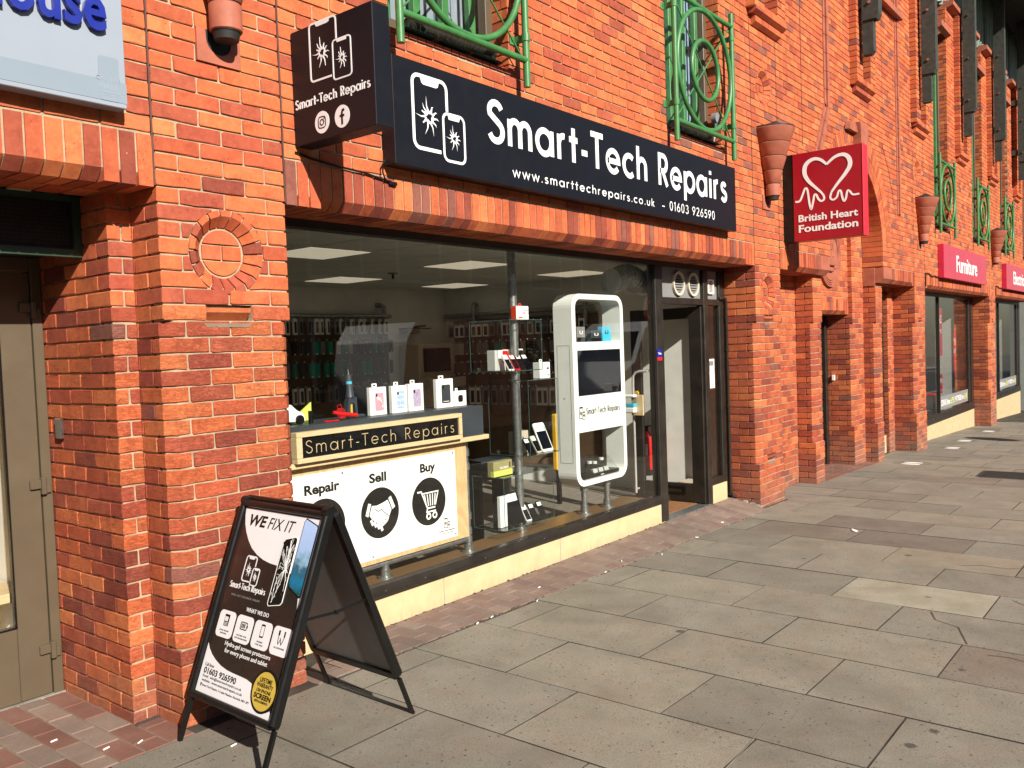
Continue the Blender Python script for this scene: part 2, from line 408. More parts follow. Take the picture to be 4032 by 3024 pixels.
# geometric stroke alphabet (x height .66, cap height 1)
def glyph(c):
    X = .66
    G = {
     'S': (.52, [arc(.26, .745, .20, .21, 20, 200, 10)+arc(.26, .27, .22, .23, 60, -160, 12)]),
     'm': (.86, [[(.07, 0), (.07, X)], [(.07, .40)]+arc(.25, .42, .18, .22, 180, 0, 10)+[(.43, 0)], [(.43, .40)]+arc(.61, .42, .18, .22, 180, 0, 10)+[(.79, 0)]]),
     'a': (.70, [arc(.33, .33, .27, .30, 0, 360, 24), [(.62, 0), (.62, X)]]),
     'r': (.36, [[(.07, 0), (.07, X)], [(.07, .38)]+arc(.25, .40, .18, .23, 180, 75, 7)]),
     't': (.34, [[(.17, 0), (.17, .92)], [(.0, .61), (.34, .61)]]),
     '-': (.32, [[(.04, .33), (.28, .33)]]),
     'T': (.54, [[(0, .94), (.54, .94)], [(.27, .94), (.27, 0)]]),
     'e': (.66, [arc(.33, .33, .27, .30, -38, -360, 22)+[(.06, .33)]]),
     'c': (.58, [arc(.33, .33, .27, .30, 48, 312, 18)]),
     'h': (.56, [[(.07, 0), (.07, 1)], [(.07, .38)]+arc(.27, .40, .20, .23, 180, 0, 10)+[(.47, 0)]]),
     'R': (.56, [[(.07, 0), (.07, .94)]+[(.24, .94)]+arc(.27, .70, .20, .24, 90, -90, 10)+[(.07, .46)], [(.24, .46), (.49, 0)]]),
     'p': (.68, [arc(.37, .33, .27, .30, 0, 360, 24), [(.08, -.30), (.08, X)]]),
     'i': (.18, [[(.09, 0), (.09, X)], [(.09, .80), (.09, .93)]]),
     's': (.44, [arc(.22, .485, .14, .135, 25, 230, 8)+arc(.22, .18, .16, .15, 60, -155, 10)]),
     'w': (.84, [[(.02, X), (.22, .02), (.42, X), (.62, .02), (.82, X)]]),
     '.': (.18, [[(.09, 0), (.09, .12)]]),
     'o': (.68, [arc(.33, .33, .27, .30, 0, 360, 24)]),
     'u': (.56, [[(.07, X)]+arc(.27, .25, .20, .22, 180, 360, 10)+[(.47, X)]]),
     'k': (.50, [[(.07, 0), (.07, 1)], [(.40, X), (.08, .30)], [(.18, .38), (.44, 0)]]),
     '0': (.56, [arc(.27, .47, .20, .46, 0, 360, 24)]),
     '1': (.30, [[(.04, .80), (.18, .93), (.18, 0)]]),
     '6': (.56, [arc(.27, .28, .21, .25, 0, 360, 20), [(.10, .42), (.38, .93)]]),
     '9': (.56, [arc(.27, .66, .21, .25, 0, 360, 20), [(.44, .52), (.18, 0)]]),
     '3': (.52, [arc(.25, .70, .18, .21, 150, -80, 10)+arc(.25, .26, .21, .24, 80, -150, 10)]),
     '2': (.54, [arc(.26, .70, .19, .21, 165, -35, 10)+[(.07, .04), (.48, .04)]]),
     '5': (.54, [[(.44, .90), (.18, .90), (.12, .54)]+arc(.25, .30, .21, .26, 100, -145, 12)]),
     ' ': (.34, []),
    }
    return G[c]
def stext(mb, s, x0, zb, wd, cap, sw, y=-.001, th=.0015, gap=.10):
    tot = sum(glyph(c)[0]+gap for c in s)-gap; k = wd/tot; x = x0; q = 0
    for c in s:
        g = glyph(c)
        for st in g[1]:
            cl = len(st) > 3 and abs(st[0][0]-st[-1][0]) < 1e-6 and abs(st[0][1]-st[-1][1]) < 1e-6
            P = [(x+p[0]*k, zb+p[1]*cap) for p in st]
            if cl: P = P[:-1]
            mb.stroke(P, sw, y-.00025*(q % 3), th+.00025*(q % 3), cl); q += 1
        x += (g[0]+gap)*k
# cracked phones emblem in a unit box: two phone outlines with burst cracks
def star(mb, cx, cz, s, y, th):
    sp = [(100, 1.35), (60, .85), (25, .85), (-8, .95), (-42, .9), (-72, 1.25), (-110, 1.25), (-150, .7), (178, 1.3), (148, .75), (125, 1.05)]
    n = len(sp); inner = []
    for i, (a, l) in enumerate(sp):
        a2 = (a+sp[(i+1) % n][0])/2
        if abs(a-sp[(i+1) % n][0]) > 180: a2 += 180
        A = math.radians(a); b = .085*s
        px, pz = -math.sin(A)*b, math.cos(A)*b; cx_, cz_ = cx+math.cos(A)*s*.36, cz+math.sin(A)*s*.36
        kx, kz = cx+math.cos(A+.12)*s*.75, cz+math.sin(A+.12)*s*.75
        tx, tz = cx+math.cos(A)*s*l, cz+math.sin(A)*s*l
        mb.prism([(cx_-px, cz_-pz), (kx-px*.45, kz-pz*.45), (tx, tz), (kx+px*.45, kz+pz*.45), (cx_+px, cz_+pz)], y-.0002*(i % 3), y+th)
        rr = .27*s*(1+.25*((i*7) % 3-1)); inner.append((cx+math.cos(A)*rr, cz+math.sin(A)*rr))
    out = [(cx+math.cos(math.radians(a))*.44*s, cz+math.sin(math.radians(a))*.44*s) for a, l in sp]
    mb.ring(out, inner, y-.0007, y+th)
def phones(mb, x0, x1, z0, z1, lw, y=-.001, th=.0015):
    W, H = x1-x0, z1-z0; U = lambda u: x0+u*W; V = lambda v: z0+v*H
    a = rrect(U(0), U(.675), V(.08), V(1), lw*2.6); b = rrect(U(0)+lw, U(.675)-lw, V(.08)+lw, V(1)-lw, lw*1.8)
    c = rrect(U(.555), U(1), V(0), V(.62), lw*2.2); d = rrect(U(.555)+lw*.75, U(1)-lw*.75, V(0)+lw*.75, V(.62)-lw*.75, lw*1.5)
    # big phone outline drawn as a ribbon that stops at the small phone
    def clip(pts): return [p for p in pts if not (p[0] > U(.50) and p[1] < V(.60))]
    mid = rrect(U(0)+lw/2, U(.675)-lw/2, V(.08)+lw/2, V(1)-lw/2, lw*2.2)
    k = 0
    dense = []
    for i in range(len(mid)):
        p, q = mid[i], mid[(i+1) % len(mid)]; m = max(1, int(math.dist(p, q)/(lw*.8)))
        dense += [(p[0]+(q[0]-p[0])*j/m, p[1]+(q[1]-p[1])*j/m) for j in range(m)]
    ok = [not (p[0] > U(.54) and p[1] < V(.625)) for p in dense]
    st = next(i for i in range(len(dense)) if ok[i] and not ok[i-1]); run = []
    for i in range(len(dense)):
        j = (st+i) % len(dense)
        if ok[j]: run.append(dense[j])
    mb.stroke(run, lw, y, th)
    mb.ring(c, d, y-.0003, y+th)
    n1 = [(U(.16), V(1)-lw*.5), (U(.52), V(1)-lw*.5), (U(.49), V(1)-lw*2.3), (U(.46), V(1)-lw*2.7), (U(.22), V(1)-lw*2.7), (U(.19), V(1)-lw*2.3)]
    mb.prism(n1, y-.0005, y+th)
    n2 = [(U(.66), V(.62)-lw*.4), (U(.90), V(.62)-lw*.4), (U(.88), V(.62)-lw*1.9), (U(.68), V(.62)-lw*1.9)]
    mb.prism(n2, y-.0006, y+th)
    star(mb, U(.31), V(.50), H*.185, y, th); star(mb, U(.78), V(.31), H*.125, y-.0002, th)

# ------------------------------------------------------------------ ground
def strip_sheet(name, x0, x1, y0, y1, off, mat, nx=30, parent=None):
    m = MB(); vs = []
    for i in range(nx+1):
        x = x0+(x1-x0)*i/nx; vs += [(x, y0, gz(x)+off), (x, y1, gz(x)+off)]
    m.add(vs, [(2*i, 2*i+2, 2*i+3, 2*i+1) for i in range(nx)])
    return m.build(name, mat, parent)
g = strip_sheet('ground', -150, 200, -150, 60, -.16, 'dirt', 70); g['kind'] = 'structure'
rd = strip_sheet('road', -150, 200, -14.5, -4.75, -.125, 'asphalt', 70); rd['kind'] = 'structure'
pav = strip_sheet('pavement', -14, 60, -4.6, 1.2, -.0030, 'joint_dirt', 50); pav['kind'] = 'structure'
kb = MB()
for i in range(60):
    x = -14+i*.915; a, b = gz(x), gz(x+.905)
    kb.add([(x,-4.75,a-.16),(x+.905,-4.75,b-.16),(x+.905,-4.6,b-.16),(x,-4.6,a-.16),(x,-4.75,a-.006),(x+.905,-4.75,b-.006),(x+.905,-4.6,b),(x,-4.6,a)],
           [(0,3,2,1),(4,5,6,7),(0,1,5,4),(1,2,6,5),(2,3,7,6),(3,0,4,7)])
k_ = kb.build('kerb', 'cement'); k_['kind'] = 'structure'
fp = strip_sheet('far_pavement', -60, 90, -17.6, -14.5, 0.0, 'slab', 40); fp['kind'] = 'structure'

def slab_mesh(x0, x1, y0, y1, dz, top=0., b=.005, tiltx=0., th=.04):
    m = MB(); vs = []
    def z(x, y): return gz(x)+top+dz+tiltx*(x-x0)
    ring = [(x0, y0), (x1, y0), (x1, y1), (x0, y1)]; inn = [(x0+b, y0+b), (x1-b, y0+b), (x1-b, y1-b), (x0+b, y1-b)]
    vs = [(x, y, z(x, y)-th) for x, y in ring]+[(x, y, z(x, y)-b*.8) for x, y in ring]+[(x, y, z(x, y)) for x, y in inn]
    F = [(8, 9, 10, 11)]+[(i, (i+1) % 4, (i+1) % 4+4, i+4) for i in range(4)]+[(i+4, (i+1) % 4+4, (i+1) % 4+8, i+8) for i in range(4)]
    return m.add(vs, F)
def dirty_edges(o):
    o.data.materials.append(MAT['joint_dirt'])
    for p in list(o.data.polygons)[1:]: p.material_index = 1
ROWX = [.775+.5835*i for i in range(-9, 36)]
for i in range(len(ROWX)-1):
    x0, x1 = ROWX[i]+R.uniform(.0015, .0035), ROWX[i+1]-R.uniform(.0015, .0035); ri = i-9
    if x0 < -.6: yt = -.09
    elif x0 < .7: yt = -.09
    elif x1 < 6.45: yt = -.09 - (.02 if x0 < 2 else 0)
    elif x0 < 8.6: yt = .33
    elif x0 < 11.2: yt = .10
    else: yt = .33
    off = -.32 if ri % 2 == 0 else -.77
    ys = [yt]; y = off
    while y > -4.6: 
        if y < yt-.06: ys.append(y)
        y -= .905
    ys.append(-4.6)
    for j in range(len(ys)-1):
        ya, yb = ys[j+1]+R.uniform(.001, .004), ys[j]-R.uniform(.001, .004)
        if yb-ya < .05: continue
        mat = 'slab'
        if ri == 5 and abs(ya+2.63) < .08: mat = 'slab_pale'
        elif ri == 7 and abs(ya+2.60) < .15: mat = 'slab_mid'
        elif (ri in (8, 9) and ya < -1.2 and ya > -2.3) or R.random() < .05: mat = 'slab_dark'
        ps = slab_mesh(x0+R.uniform(0, .001), x1-R.uniform(0, .001), ya, yb, R.uniform(-.0010, .0012), 0, .0014, R.uniform(-.002, .002))
        dirty_edges(ps.build('paving_slab', mat, pav))
# narrow brick paving in front of the shop, in the left porch and in the passage
def pavers(x0, x1, y0, y1, zf, parent, mats, px=.1125, py=.225, stuff=False, name='paving_brick'):
    n = max(1, round((x1-x0)/px)); px = (x1-x0)/n; acc = MB()
    for i in range(n):
        y = y0-(py/2 if i % 2 else 0)
        while y < y1-.02:
            a, b = max(y, y0)+.003, min(y+py, y1)-.003
            if b-a > .03:
                xa, xb = x0+i*px+.004, x0+(i+1)*px-.004; t = R.uniform(-.0012, .0018)
                m = MB(); rg = [(xa, a), (xb, a), (xb, b), (xa, b)]; c = .004; ins = [(xa+c, a+c), (xb-c, a+c), (xb-c, b-c), (xa+c, b-c)]
                vs = [(p, q, zf(p, q)+t-.03) for p, q in rg]+[(p, q, zf(p, q)+t-.003) for p, q in rg]+[(p, q, zf(p, q)+t) for p, q in ins]
                F = [(8, 9, 10, 11)]+[(k, (k+1) % 4, (k+1) % 4+4, k+4) for k in range(4)]+[(k+4, (k+1) % 4+4, (k+1) % 4+8, k+8) for k in range(4)]
                if stuff: acc.add(vs, F)
                else: m.add(vs, F).build(name, R.choice(mats), parent)
            y += py
    if stuff: acc.build('paving_bricks', mats[0], parent, 'stuff')
def zs_shop(x, y):
    t = (y+.085)/.415; return gz(x)*(1-t)+(-.024)*t+.002
m = MB(); vs = []
for i in range(25):
    x = .69+5.895*i/24
    vs += [(x, -.088, zs_shop(x, -.085)-.003), (x, .36, zs_shop(x, .36)-.003), (x, -.088, gz(x)-.05)]
m.add(vs, [(3*i, 3*i+3, 3*i+4, 3*i+1) for i in range(24)]+[(3*i+2, 3*i+5, 3*i+3, 3*i) for i in range(24)])
bed = m.build('paving_bed', 'paver_dusty', pav)
b2 = strip_sheet('paving_bed', -2.4, .0, -.088, .93, -.0028, 'fillet', 6, pav)
pavers(.69, 6.585, -.085, .33, zs_shop, pav, ['paver_mauve', 'paver_dusty', 'paver_dusty', 'paver_mauve'])
pavers(-2.4, 0.0, -.085, .93, lambda x, y: gz(x)+.001, pav, ['paver', 'paver', 'paver_dusty'])
pavers(8.93, 11.28, .10, .95, lambda x, y: gz(x)+.002, pav, ['paver'], stuff=True)

# ------------------------------------------------------------------ the building
bld = thing('shop_building', 'long orange-red brick parade building with shopfronts, brick pillars and a round arch', 'building')
C = .0746; Z0 = 2.44
PAL = {'o': (.51, .130, .048), 'o2': (.57, .163, .060), 'm': (.45, .105, .045), 'r': (.36, .082, .043), 'd': (.26, .060, .036), 'p': (.24, .085, .060)}
def tone(x, z):
    r = R.random()
    if z < 1.95: t = 'o' if r < .28 else 'm' if r < .55 else 'r' if r < .80 else 'd' if r < .91 else 'o2' if r < .985 else 'p'
    elif z < 2.5: t = 'o' if r < .42 else 'm' if r < .64 else 'r' if r < .84 else 'o2' if r < .92 else 'd'
    else: t = 'o' if r < .46 else 'o2' if r < .68 else 'm' if r < .86 else 'r' if r < .955 else 'p'
    c = PAL[t]; k = R.uniform(.9, 1.1); h = R.uniform(.92, 1.1)
    return (c[0]*k, c[1]*k*h, c[2]*k*h)
BR = []     # every single brick: (parent, footprint chain, z0, z1, colour)
MORT = {}   # parent -> mortar mesh
PARTS = {}
def mort(p):
    if p not in MORT: MORT[p] = MB()
    return MORT[p]
def courses(z0, z1):
    k0 = math.floor((z0-Z0)/C+.01); k1 = math.ceil((z1-Z0)/C-.01)
    for k in range(k0, k1): yield k, Z0+k*C, Z0+(k+1)*C
def subtract(a, b, holes):
    iv = [(a, b)]
    for h0, h1 in holes:
        nv = []
        for p, q in iv:
            if h1 <= p or h0 >= q: nv.append((p, q)); continue
            if h0 > p: nv.append((p, h0))
            if h1 < q: nv.append((h1, q))
        iv = nv
    return iv
def cham(z, c): return c if .37 < z < 1.82 else 0.
def front(parent, x0, x1, z0, z1, y, hb=None, hm=None, bond=0, ql=0, qr=0, c=0., cr=None, depth=.05, rings=()):
    """bricks facing the street; hb/hm give the intervals left out of bricks / mortar at a height"""
    cr = c if cr is None else cr
    n = max(1, round((x1-x0+.01)/.225)); L = (x1-x0+.01)/n; M = mort(parent)
    for k, za, zb in courses(z0, z1):
        zb_ = min(zb, z1); 
        if zb_-za < .02: continue
        par = (k+bond) % 2; edges = [x0+L*i for i in range(n+1)] if not par else [x0]+[x0+L*(i+.5) for i in range(n)]+[x0+L*n]
        zm = (za+zb)/2; cl_, cr_ = cham(zm, c), cham(zm, cr); holes = hb(za, zb) if hb else []
        for i in range(len(edges)-1):
            a, b = edges[i], edges[i+1]-.01
            for p, q in subtract(a, b, holes):
                if q-p < .02: continue
                jx = R.uniform(-.0012, .0012); yf = y+R.uniform(-.0012, .0012); zq0, zq1 = za+.0052+R.uniform(-.001, .001), zb_-.0048+R.uniform(-.001, .001)
                left, right = (ql and i == 0 and p == a), (qr and i == len(edges)-2 and q == b)
                yb = y+depth
                if left or right: yb = y+(.1025 if not par else .215)
                ch = [(p, yb)]
                ch += [(p, yf+cl_), (p+cl_, yf)] if (left and cl_) else [(p, yf+.003), (p+.003, yf)]
                ch += [(q-cr_, yf), (q, yf+cr_)] if (right and cr_) else [(q-.003, yf), (q, yf+.003)]
                ch += [(q, yb)]
                sk = None
                for (rcx, rcz, rr_) in rings:
                    if abs(zm-rcz) < rr_+.03 and ((p > a+.001 and p > rcx-.02) or (q < b-.001 and q < rcx+.02)):
                        f_ = lambda z: math.sqrt(max(0, rr_*rr_-(z-rcz)**2))
                        if p > a+.001 and p > rcx-.02: sk = (0, max(rcx+f_(zq0), rcx+.01)-p, max(rcx+f_(zq1), rcx+.01)-p)
                        else: sk = (1, min(rcx-f_(zq0), rcx-.01)-q, min(rcx-f_(zq1), rcx-.01)-q)
                BR.append((parent, ch, zq0, zq1, tone(p, zm), sk) if sk else (parent, ch, zq0, zq1, tone(p, zm)))
        subs = 4 if (hm and hm(za, zb)) else 1
        for s_ in range(subs):
            a_, b_ = za+(zb_-za)*s_/subs, za+(zb_-za)*(s_+1)/subs
            for p, q in subtract(x0, x1, hm(a_, b_) if hm else []):
                g_ = .008; lft, rgt = p == x0, q == x1
                P = [(p+(g_ if (lft and ql) else 0), y+depth+.04)]
                P += [(p+g_, y+g_+cl_*.97), (p+g_+cl_*.97, y+g_)] if (lft and cl_) else [(p+(g_ if (lft and ql) else 0), y+g_)]
                P += [(q-g_-cr_*.97, y+g_), (q-g_, y+g_+cr_*.97)] if (rgt and cr_) else [(q-(g_ if (rgt and qr) else 0), y+g_)]
                P += [(q-(g_ if (rgt and qr) else 0), y+depth+.04)]
                M.prism(P, a_, b_, 'z')
def side(parent, X, y0, y1, z0, z1, bond=0, quoin=True, face=-1):
    M = mort(parent)
    for k, za, zb in courses(z0, z1):
        zb_ = min(zb, z1)
        par = (k+bond) % 2; y = y0
        if quoin: y = y0+(.1025 if not par else .215)+.01
        elif par: 
            pass
        first = True; yy = y
        while yy < y1-.02:
            ln = .215
            if not quoin and first and par: ln = .1025
            first = False; e = min(yy+ln, y1)
            if y1-e < .04: e = y1
            xf = X-face*0+R.uniform(-.0012, .0012); xb = X-face*.05
            ch = [(xb, e), (xf-face*.003, e), (xf, e-.003), (xf, yy+.003), (xf-face*.003, yy), (xb, yy)]
            BR.append((parent, ch, za+.0052+R.uniform(-.001, .001), zb_-.0048, tone(X, (za+zb)/2)))
            yy = e+.01
        a, b = sorted((X-face*.008, X-face*.09))
        M.box(a, b, y0+(.11 if quoin else 0), y1, za, zb_)
def circ(cx, cz, r):
    def f(za, zb):
        d = 0 if za < cz < zb else min(abs(za-cz), abs(zb-cz))
        return [] if d >= r else [(cx-math.sqrt(r*r-d*d), cx+math.sqrt(r*r-d*d))]
    return f
def rect(x0, x1, z0, z1): return lambda za, zb: [(x0, x1)] if (za+zb)/2 > z0 and (za+zb)/2 < z1 else []
def union(*fs): return lambda za, zb: sum((f(za, zb) for f in fs), [])

ARX, ARZ = 10.11, 2.88
def arch_r(r): 
    def f(za, zb):
        zm = (za+zb)/2
        if zm < ARZ: return [(ARX-r, ARX+r)]
        return circ(ARX, ARZ, r)(zm-.001, zm+.001)
    return f
ZB = 2.44+C*3
pillars = [(0., .685), (6.585, 7.27), (13.06, 13.735), (19.54, 20.22)]
for i, (a, b) in enumerate(pillars):
    key = 'pillar%d' % i; cx = (a+b)/2
    ring_z = [2.168] if i < 2 else []
    if i in (1, 2): ring_z.append(4.333)
    cfs = [(lambda za, zb, z=z: circ(cx, z, .203)((za+zb)/2-.001, (za+zb)/2+.001)) for z in ring_z]; cms = [circ(cx, z, .172) for z in ring_z]
    nich = [rect(cx-.125, cx+.125, 1.836, 1.91), rect(cx-.125, cx+.125, .344, .42)]
    slot = [rect(cx-.17, cx+.19, 5.1, 9)] if i in (1, 2, 3) else []; slotm = [rect(cx-.182, cx+.202, 5.1, 9)] if i in (1, 2, 3) else []
    top = (4.4, 6.2, 7.62, 7.62)[i]
    front(key, a, b, gz(a)-.25, top, 0., union(*(cfs+nich+slot)), union(*(cms+nich+slotm)), bond=0, ql=1, qr=1, c=.045, rings=[(cx, z, .203) for z in ring_z])
    if i == 0: side(key, 0., 0., .28, -.1, 2.44)
    else: side(key, a, 0., .36, gz(a)-.3, 2.44)
# stepped pier beside the left doorway
front('pillar0', -.1125, .02, -.1, 2.44, .2375, ql=1)
side('pillar0', -.1125, .2375, .95, -.1, 2.44)
# upper walls
def win_holes(xo, e=0): return [rect(xo+.775-e, xo+1.875+e, 3.49, 9), rect(xo+4.065-e, xo+5.165+e, 3.49, 9)]
front('wall_left', -3.2, -.012, ZB, 4.2, 0., bond=1)
front('wall_shop', .697, 6.573, ZB, 6.2, 0., union(*win_holes(.685)), union(*win_holes(.685, .012)), bond=1)
SLOTS = [10.3, 16.65, 23.2]
def slots_(x0, x1, e=0): return [rect(c-.17-e, c+.19+e, 5.1, 9) for c in SLOTS if x0 < c < x1]
hb = union(arch_r(1.5), *slots_(7, 13)); hm = union(arch_r(1.45), *slots_(7, 13, .012))
front('wall_arch', 7.282, 13.048, ZB, 7.62, 0., hb, hm, bond=1)
front('wall_right', 13.747, 19.528, ZB, 7.62, 0., union(*(win_holes(13.735)+slots_(13, 19))), union(*(win_holes(13.735, .012)+slots_(13, 19, .012))), bond=1)
front('wall_right', 20.232, 26.0, ZB, 7.62, 0., union(*(win_holes(20.22)+slots_(20, 26))), union(*(win_holes(20.22, .012)+slots_(20, 26, .012))), bond=1)
for xo, tp in ((.685, 6.2), (13.735, 7.62), (20.22, 7.62)):
    for d in (1.875, 5.165): side('wall_shop' if xo < 1 else 'wall_right', xo+d, 0.052, .30, 3.49, tp, quoin=False)
for c in SLOTS+[(a+b)/2 for a, b in pillars[1:]]:
    tp = 6.2 if c < 8 else 7.62
    side('wall_arch', c+.19, .052, .24, 5.1, tp, quoin=False)
    mort('wall_arch').box(c-.2, c+.25, .24, .3, 5.0, tp)
    side('wall_arch', c-.17, .052, .24, 5.1, tp, quoin=False, face=1)
    for xa_, xb_ in ((c-.42, c-.17), (c+.19, c+.42)): front('wall_arch', xa_, xb_, 5.1, tp, -.10, ql=1, qr=1)
    side('wall_arch', c-.42, -.10, .0, 5.1, tp); side('wall_arch', c+.19, -.10, .05, 5.1, tp)
# recessed brickwork round the arched passage
front('passage', 7.27, 8.617, gz(8)-.2, 2.44, .3375)
front('passage', 8.617, 8.93, gz(8)-.2, 2.44, .1125, ql=1, qr=1, c=.045)
side('passage', 8.617, .1125, .34, gz(8)-.2, 2.44)
front('passage', 8.94, 10.77, 2.20, 4.1, .355, union(lambda a, b: [(0, ARX-1.2), (ARX+1.2, 30)] if b < 9 else []), None)
front('passage', 10.767, 11.28, gz(11)-.25, 2.95, .295, ql=1, c=.045, cr=0.)
side('passage', 10.767, .295, .95, gz(11)-.25, 2.0)
front('passage', 8.93, 9.25, gz(9)-.2, 2.0, .34)
front('passage', 11.28, 11.60, gz(11)-.3, 2.39, .1125, ql=1, qr=1, c=.045)
side('passage', 11.28, .1125, .30, gz(11)-.3, 2.39)
front('passage', 12.73, 13.06, gz(13)-.3, 2.44, .34, ql=1)

# individual bricks: the 295 that show largest; the rest joined
def proj(p):
    v = Vector(p)-CAM; d = v.dot(fw)
    if d < .1: return None
    return (2016+3382*v.dot(rt)/d, 1512-3382*v.dot(up)/d, d)
def brick_geo(ch, z0, z1, j=.0012, sk=None):
    n = len(ch); xl, xr = min(p[0] for p in ch), max(p[0] for p in ch); cx = sum(p[0] for p in ch)/n; cy = sum(p[1] for p in ch)/n; vs = []
    for zi, (z, b) in enumerate(((z0, .0035), (z0+.0035, 0), (z1-.0035, 0), (z1, .0035))):
        for p in ch:
            dx, dy = cx-p[0], cy-p[1]; l = math.hypot(dx, dy) or 1
            if sk:
                t_ = (p[0]-xl)/(xr-xl); wt = t_ if sk[0] else 1-t_; s_ = sk[1]+(sk[2]-sk[1])*(z-z0)/(z1-z0); p = (p[0]+wt*s_, p[1])
            vs.append((p[0]+dx/l*b+R.uniform(-j, j), p[1]+dy/l*b+R.uniform(-j, j), z+R.uniform(-j, j)*1.3))
    F = [tuple(range(n))[::-1], tuple(range(3*n, 4*n))]
    for r in range(3): F += [(r*n+i, r*n+i+1, (r+1)*n+i+1, (r+1)*n+i) for i in range(n-1)]
    return vs, F
sc_ = []
for i, (pk, ch, z0, z1, col, *_) in enumerate(BR):
    pts = [proj((p[0], p[1], z)) for p in (ch[1], ch[-2]) for z in (z0, z1)]
    if any(p is None for p in pts): continue
    mx = sum(p[0] for p in pts)/4; my = sum(p[1] for p in pts)/4
    if not (0 < mx < 4032 and 0 < my < 3024): continue
    if 1130 < mx < 2900 and 600 > my > 200 and z0 > 2.7 and z0 < 3.3 and ch[1][0] > 1.4 and ch[1][0] < 5.9: continue   # behind the fascia
    ar = (max(p[0] for p in pts)-min(p[0] for p in pts))*(max(p[1] for p in pts)-min(p[1] for p in pts)); sc_.append((ar, i))
sc_.sort(reverse=True); single = {i for a, i in sc_[:295]}
pn = {'pillar0': 'pillar', 'pillar1': 'pillar', 'pillar2': 'pillar', 'pillar3': 'pillar', 'wall_left': 'wall', 'wall_shop': 'wall', 'wall_arch': 'wall', 'wall_right': 'wall', 'passage': 'passage_wall'}
for k in MORT: PARTS[k] = MORT[k].build(pn[k], 'mortar', bld)
rest = MB()
for i, (pk, ch, z0, z1, col, *sk_) in enumerate(BR):
    x = ch[1][0]; sk_ = sk_[0] if sk_ else None
    vs, F = brick_geo(ch, z0, z1, .0014 if x < 9 else .0006, sk_)
    if i in single:
        ia = max(range(len(ch)-1), key=lambda j: math.dist(ch[j], ch[j+1])); a_, b_ = ch[ia], ch[ia+1]
        ch = ch[:ia+1]+[(a_[0]+(b_[0]-a_[0])*t_, a_[1]+(b_[1]-a_[1])*t_) for t_ in (.33, .67)]+ch[ia+1:]; vs, F = brick_geo(ch, z0, z1, .0017, sk_)
        MB().add(vs, F, col).build('brick', 'brick', PARTS[pk])
    else: rest.add(vs, F, col)
RESTB = rest

# round brick rings set in the pillars
def wedge(cx, cz, a0, a1, prof, col, name='ring_brick', parent=None, n=3):
    m = MB(); vs = []; k = len(prof)
    for i in range(n+1):
        a = math.radians(a0+(a1-a0)*i/n); vs += [(cx+r*math.cos(a), y, cz+r*math.sin(a)) for r, y in prof]
    F = [tuple(range(k)), tuple(range(n*k, (n+1)*k))[::-1]]
    for i in range(n): F += [(i*k+j, i*k+(j+1) % k, (i+1)*k+(j+1) % k, (i+1)*k+j) for j in range(k)]
    m.add(vs, F, col)
    if parent is None: RESTB.add(vs, F, col)
    else: return m.build(name, 'brick', parent)
def revolve(m, cx, cz, prof, n=40):
    k = len(prof); vs = []
    for i in range(n):
        a = 2*math.pi*i/n; vs += [(cx+r*math.cos(a), y, cz+r*math.sin(a)) for r, y in prof]
    m.add(vs, [(i*k+j, i*k+j+1, ((i+1) % n)*k+j+1, ((i+1) % n)*k+j) for i in range(n) for j in range(k-1)])
for pi, cz in ((0, 2.168), (1, 2.168), (1, 4.333), (2, 4.333)):
    a, b = pillars[pi]; cx = (a+b)/2
    mm = MB(); revolve(mm, cx, cz, [(.215, .0085), (.175, .0085), (.132, .054), (.0, .058)]); mm.build('ring_mortar', 'mortar', PARTS['pillar%d' % pi])
    N_ = 18
    for i in range(N_):
        a0 = 360*i/N_+1.6; wedge(cx, cz, a0, a0+360/N_-3.2, [(.197, -.001), (.168, -.001), (.121, .046), (.121, .07), (.197, .07)], tone(0, 2.2), 'ring_brick', PARTS['pillar%d' % pi])
    for k, (dz0, dz1) in enumerate(((-.108, -.042), (-.032, .032), (.042, .108))):
        hw = math.sqrt(max(0, .108**2-min(abs(dz0), abs(dz1))**2)) if k != 1 else .104
        parts_ = [(-hw, hw)] if k != 1 else [(-.104, -.005), (.005, .104)]
        for p, q in parts_:
            if k == 1: poly = [(cx+p, cz+dz0), (cx+q, cz+dz0), (cx+q, cz+dz1), (cx+p, cz+dz1)]
            else:
                s = 1 if k == 2 else -1; base = .042; am = math.degrees(math.asin(base/.108))
                poly = [(cx+.108*math.cos(math.radians(t)), cz+s*.108*math.sin(math.radians(t))) for t in [am+(180-2*am)*q_/10 for q_ in range(11)]]
            m = MB().prism(poly, .047, .06); m.c = [tone(0, 2.2)]*len(m.v); m.build('disc_brick', 'brick', PARTS['pillar%d' % pi])
# small undercut pockets with pale mortar weathering
for pi, (a, b) in enumerate(pillars):
    cx = (a+b)/2-.012
    for zt in (1.905, .412):
        m = MB().prism([(0, zt), (0, zt-.022), (.05, zt-.062), (.08, zt-.062), (.08, zt)], cx-.118, cx+.124, 'x'); m.c = [tone(0, 2)]*len(m.v)
        m.build('pocket_brick', 'brick', PARTS['pillar%d' % pi])
        m = MB().add([(cx-.11, -.0010, zt-.092), (cx+.11, -.0018, zt-.092), (cx+.135, -.0018, zt-.074), (cx-.135, -.0018, zt-.074), (cx-.12, .05, zt-.07), (cx+.12, .05, zt-.07)],
                     [(0, 1, 2, 3), (3, 2, 5, 4)]); m.build('mortar_fillet', 'fillet', PARTS['pillar%d' % pi])

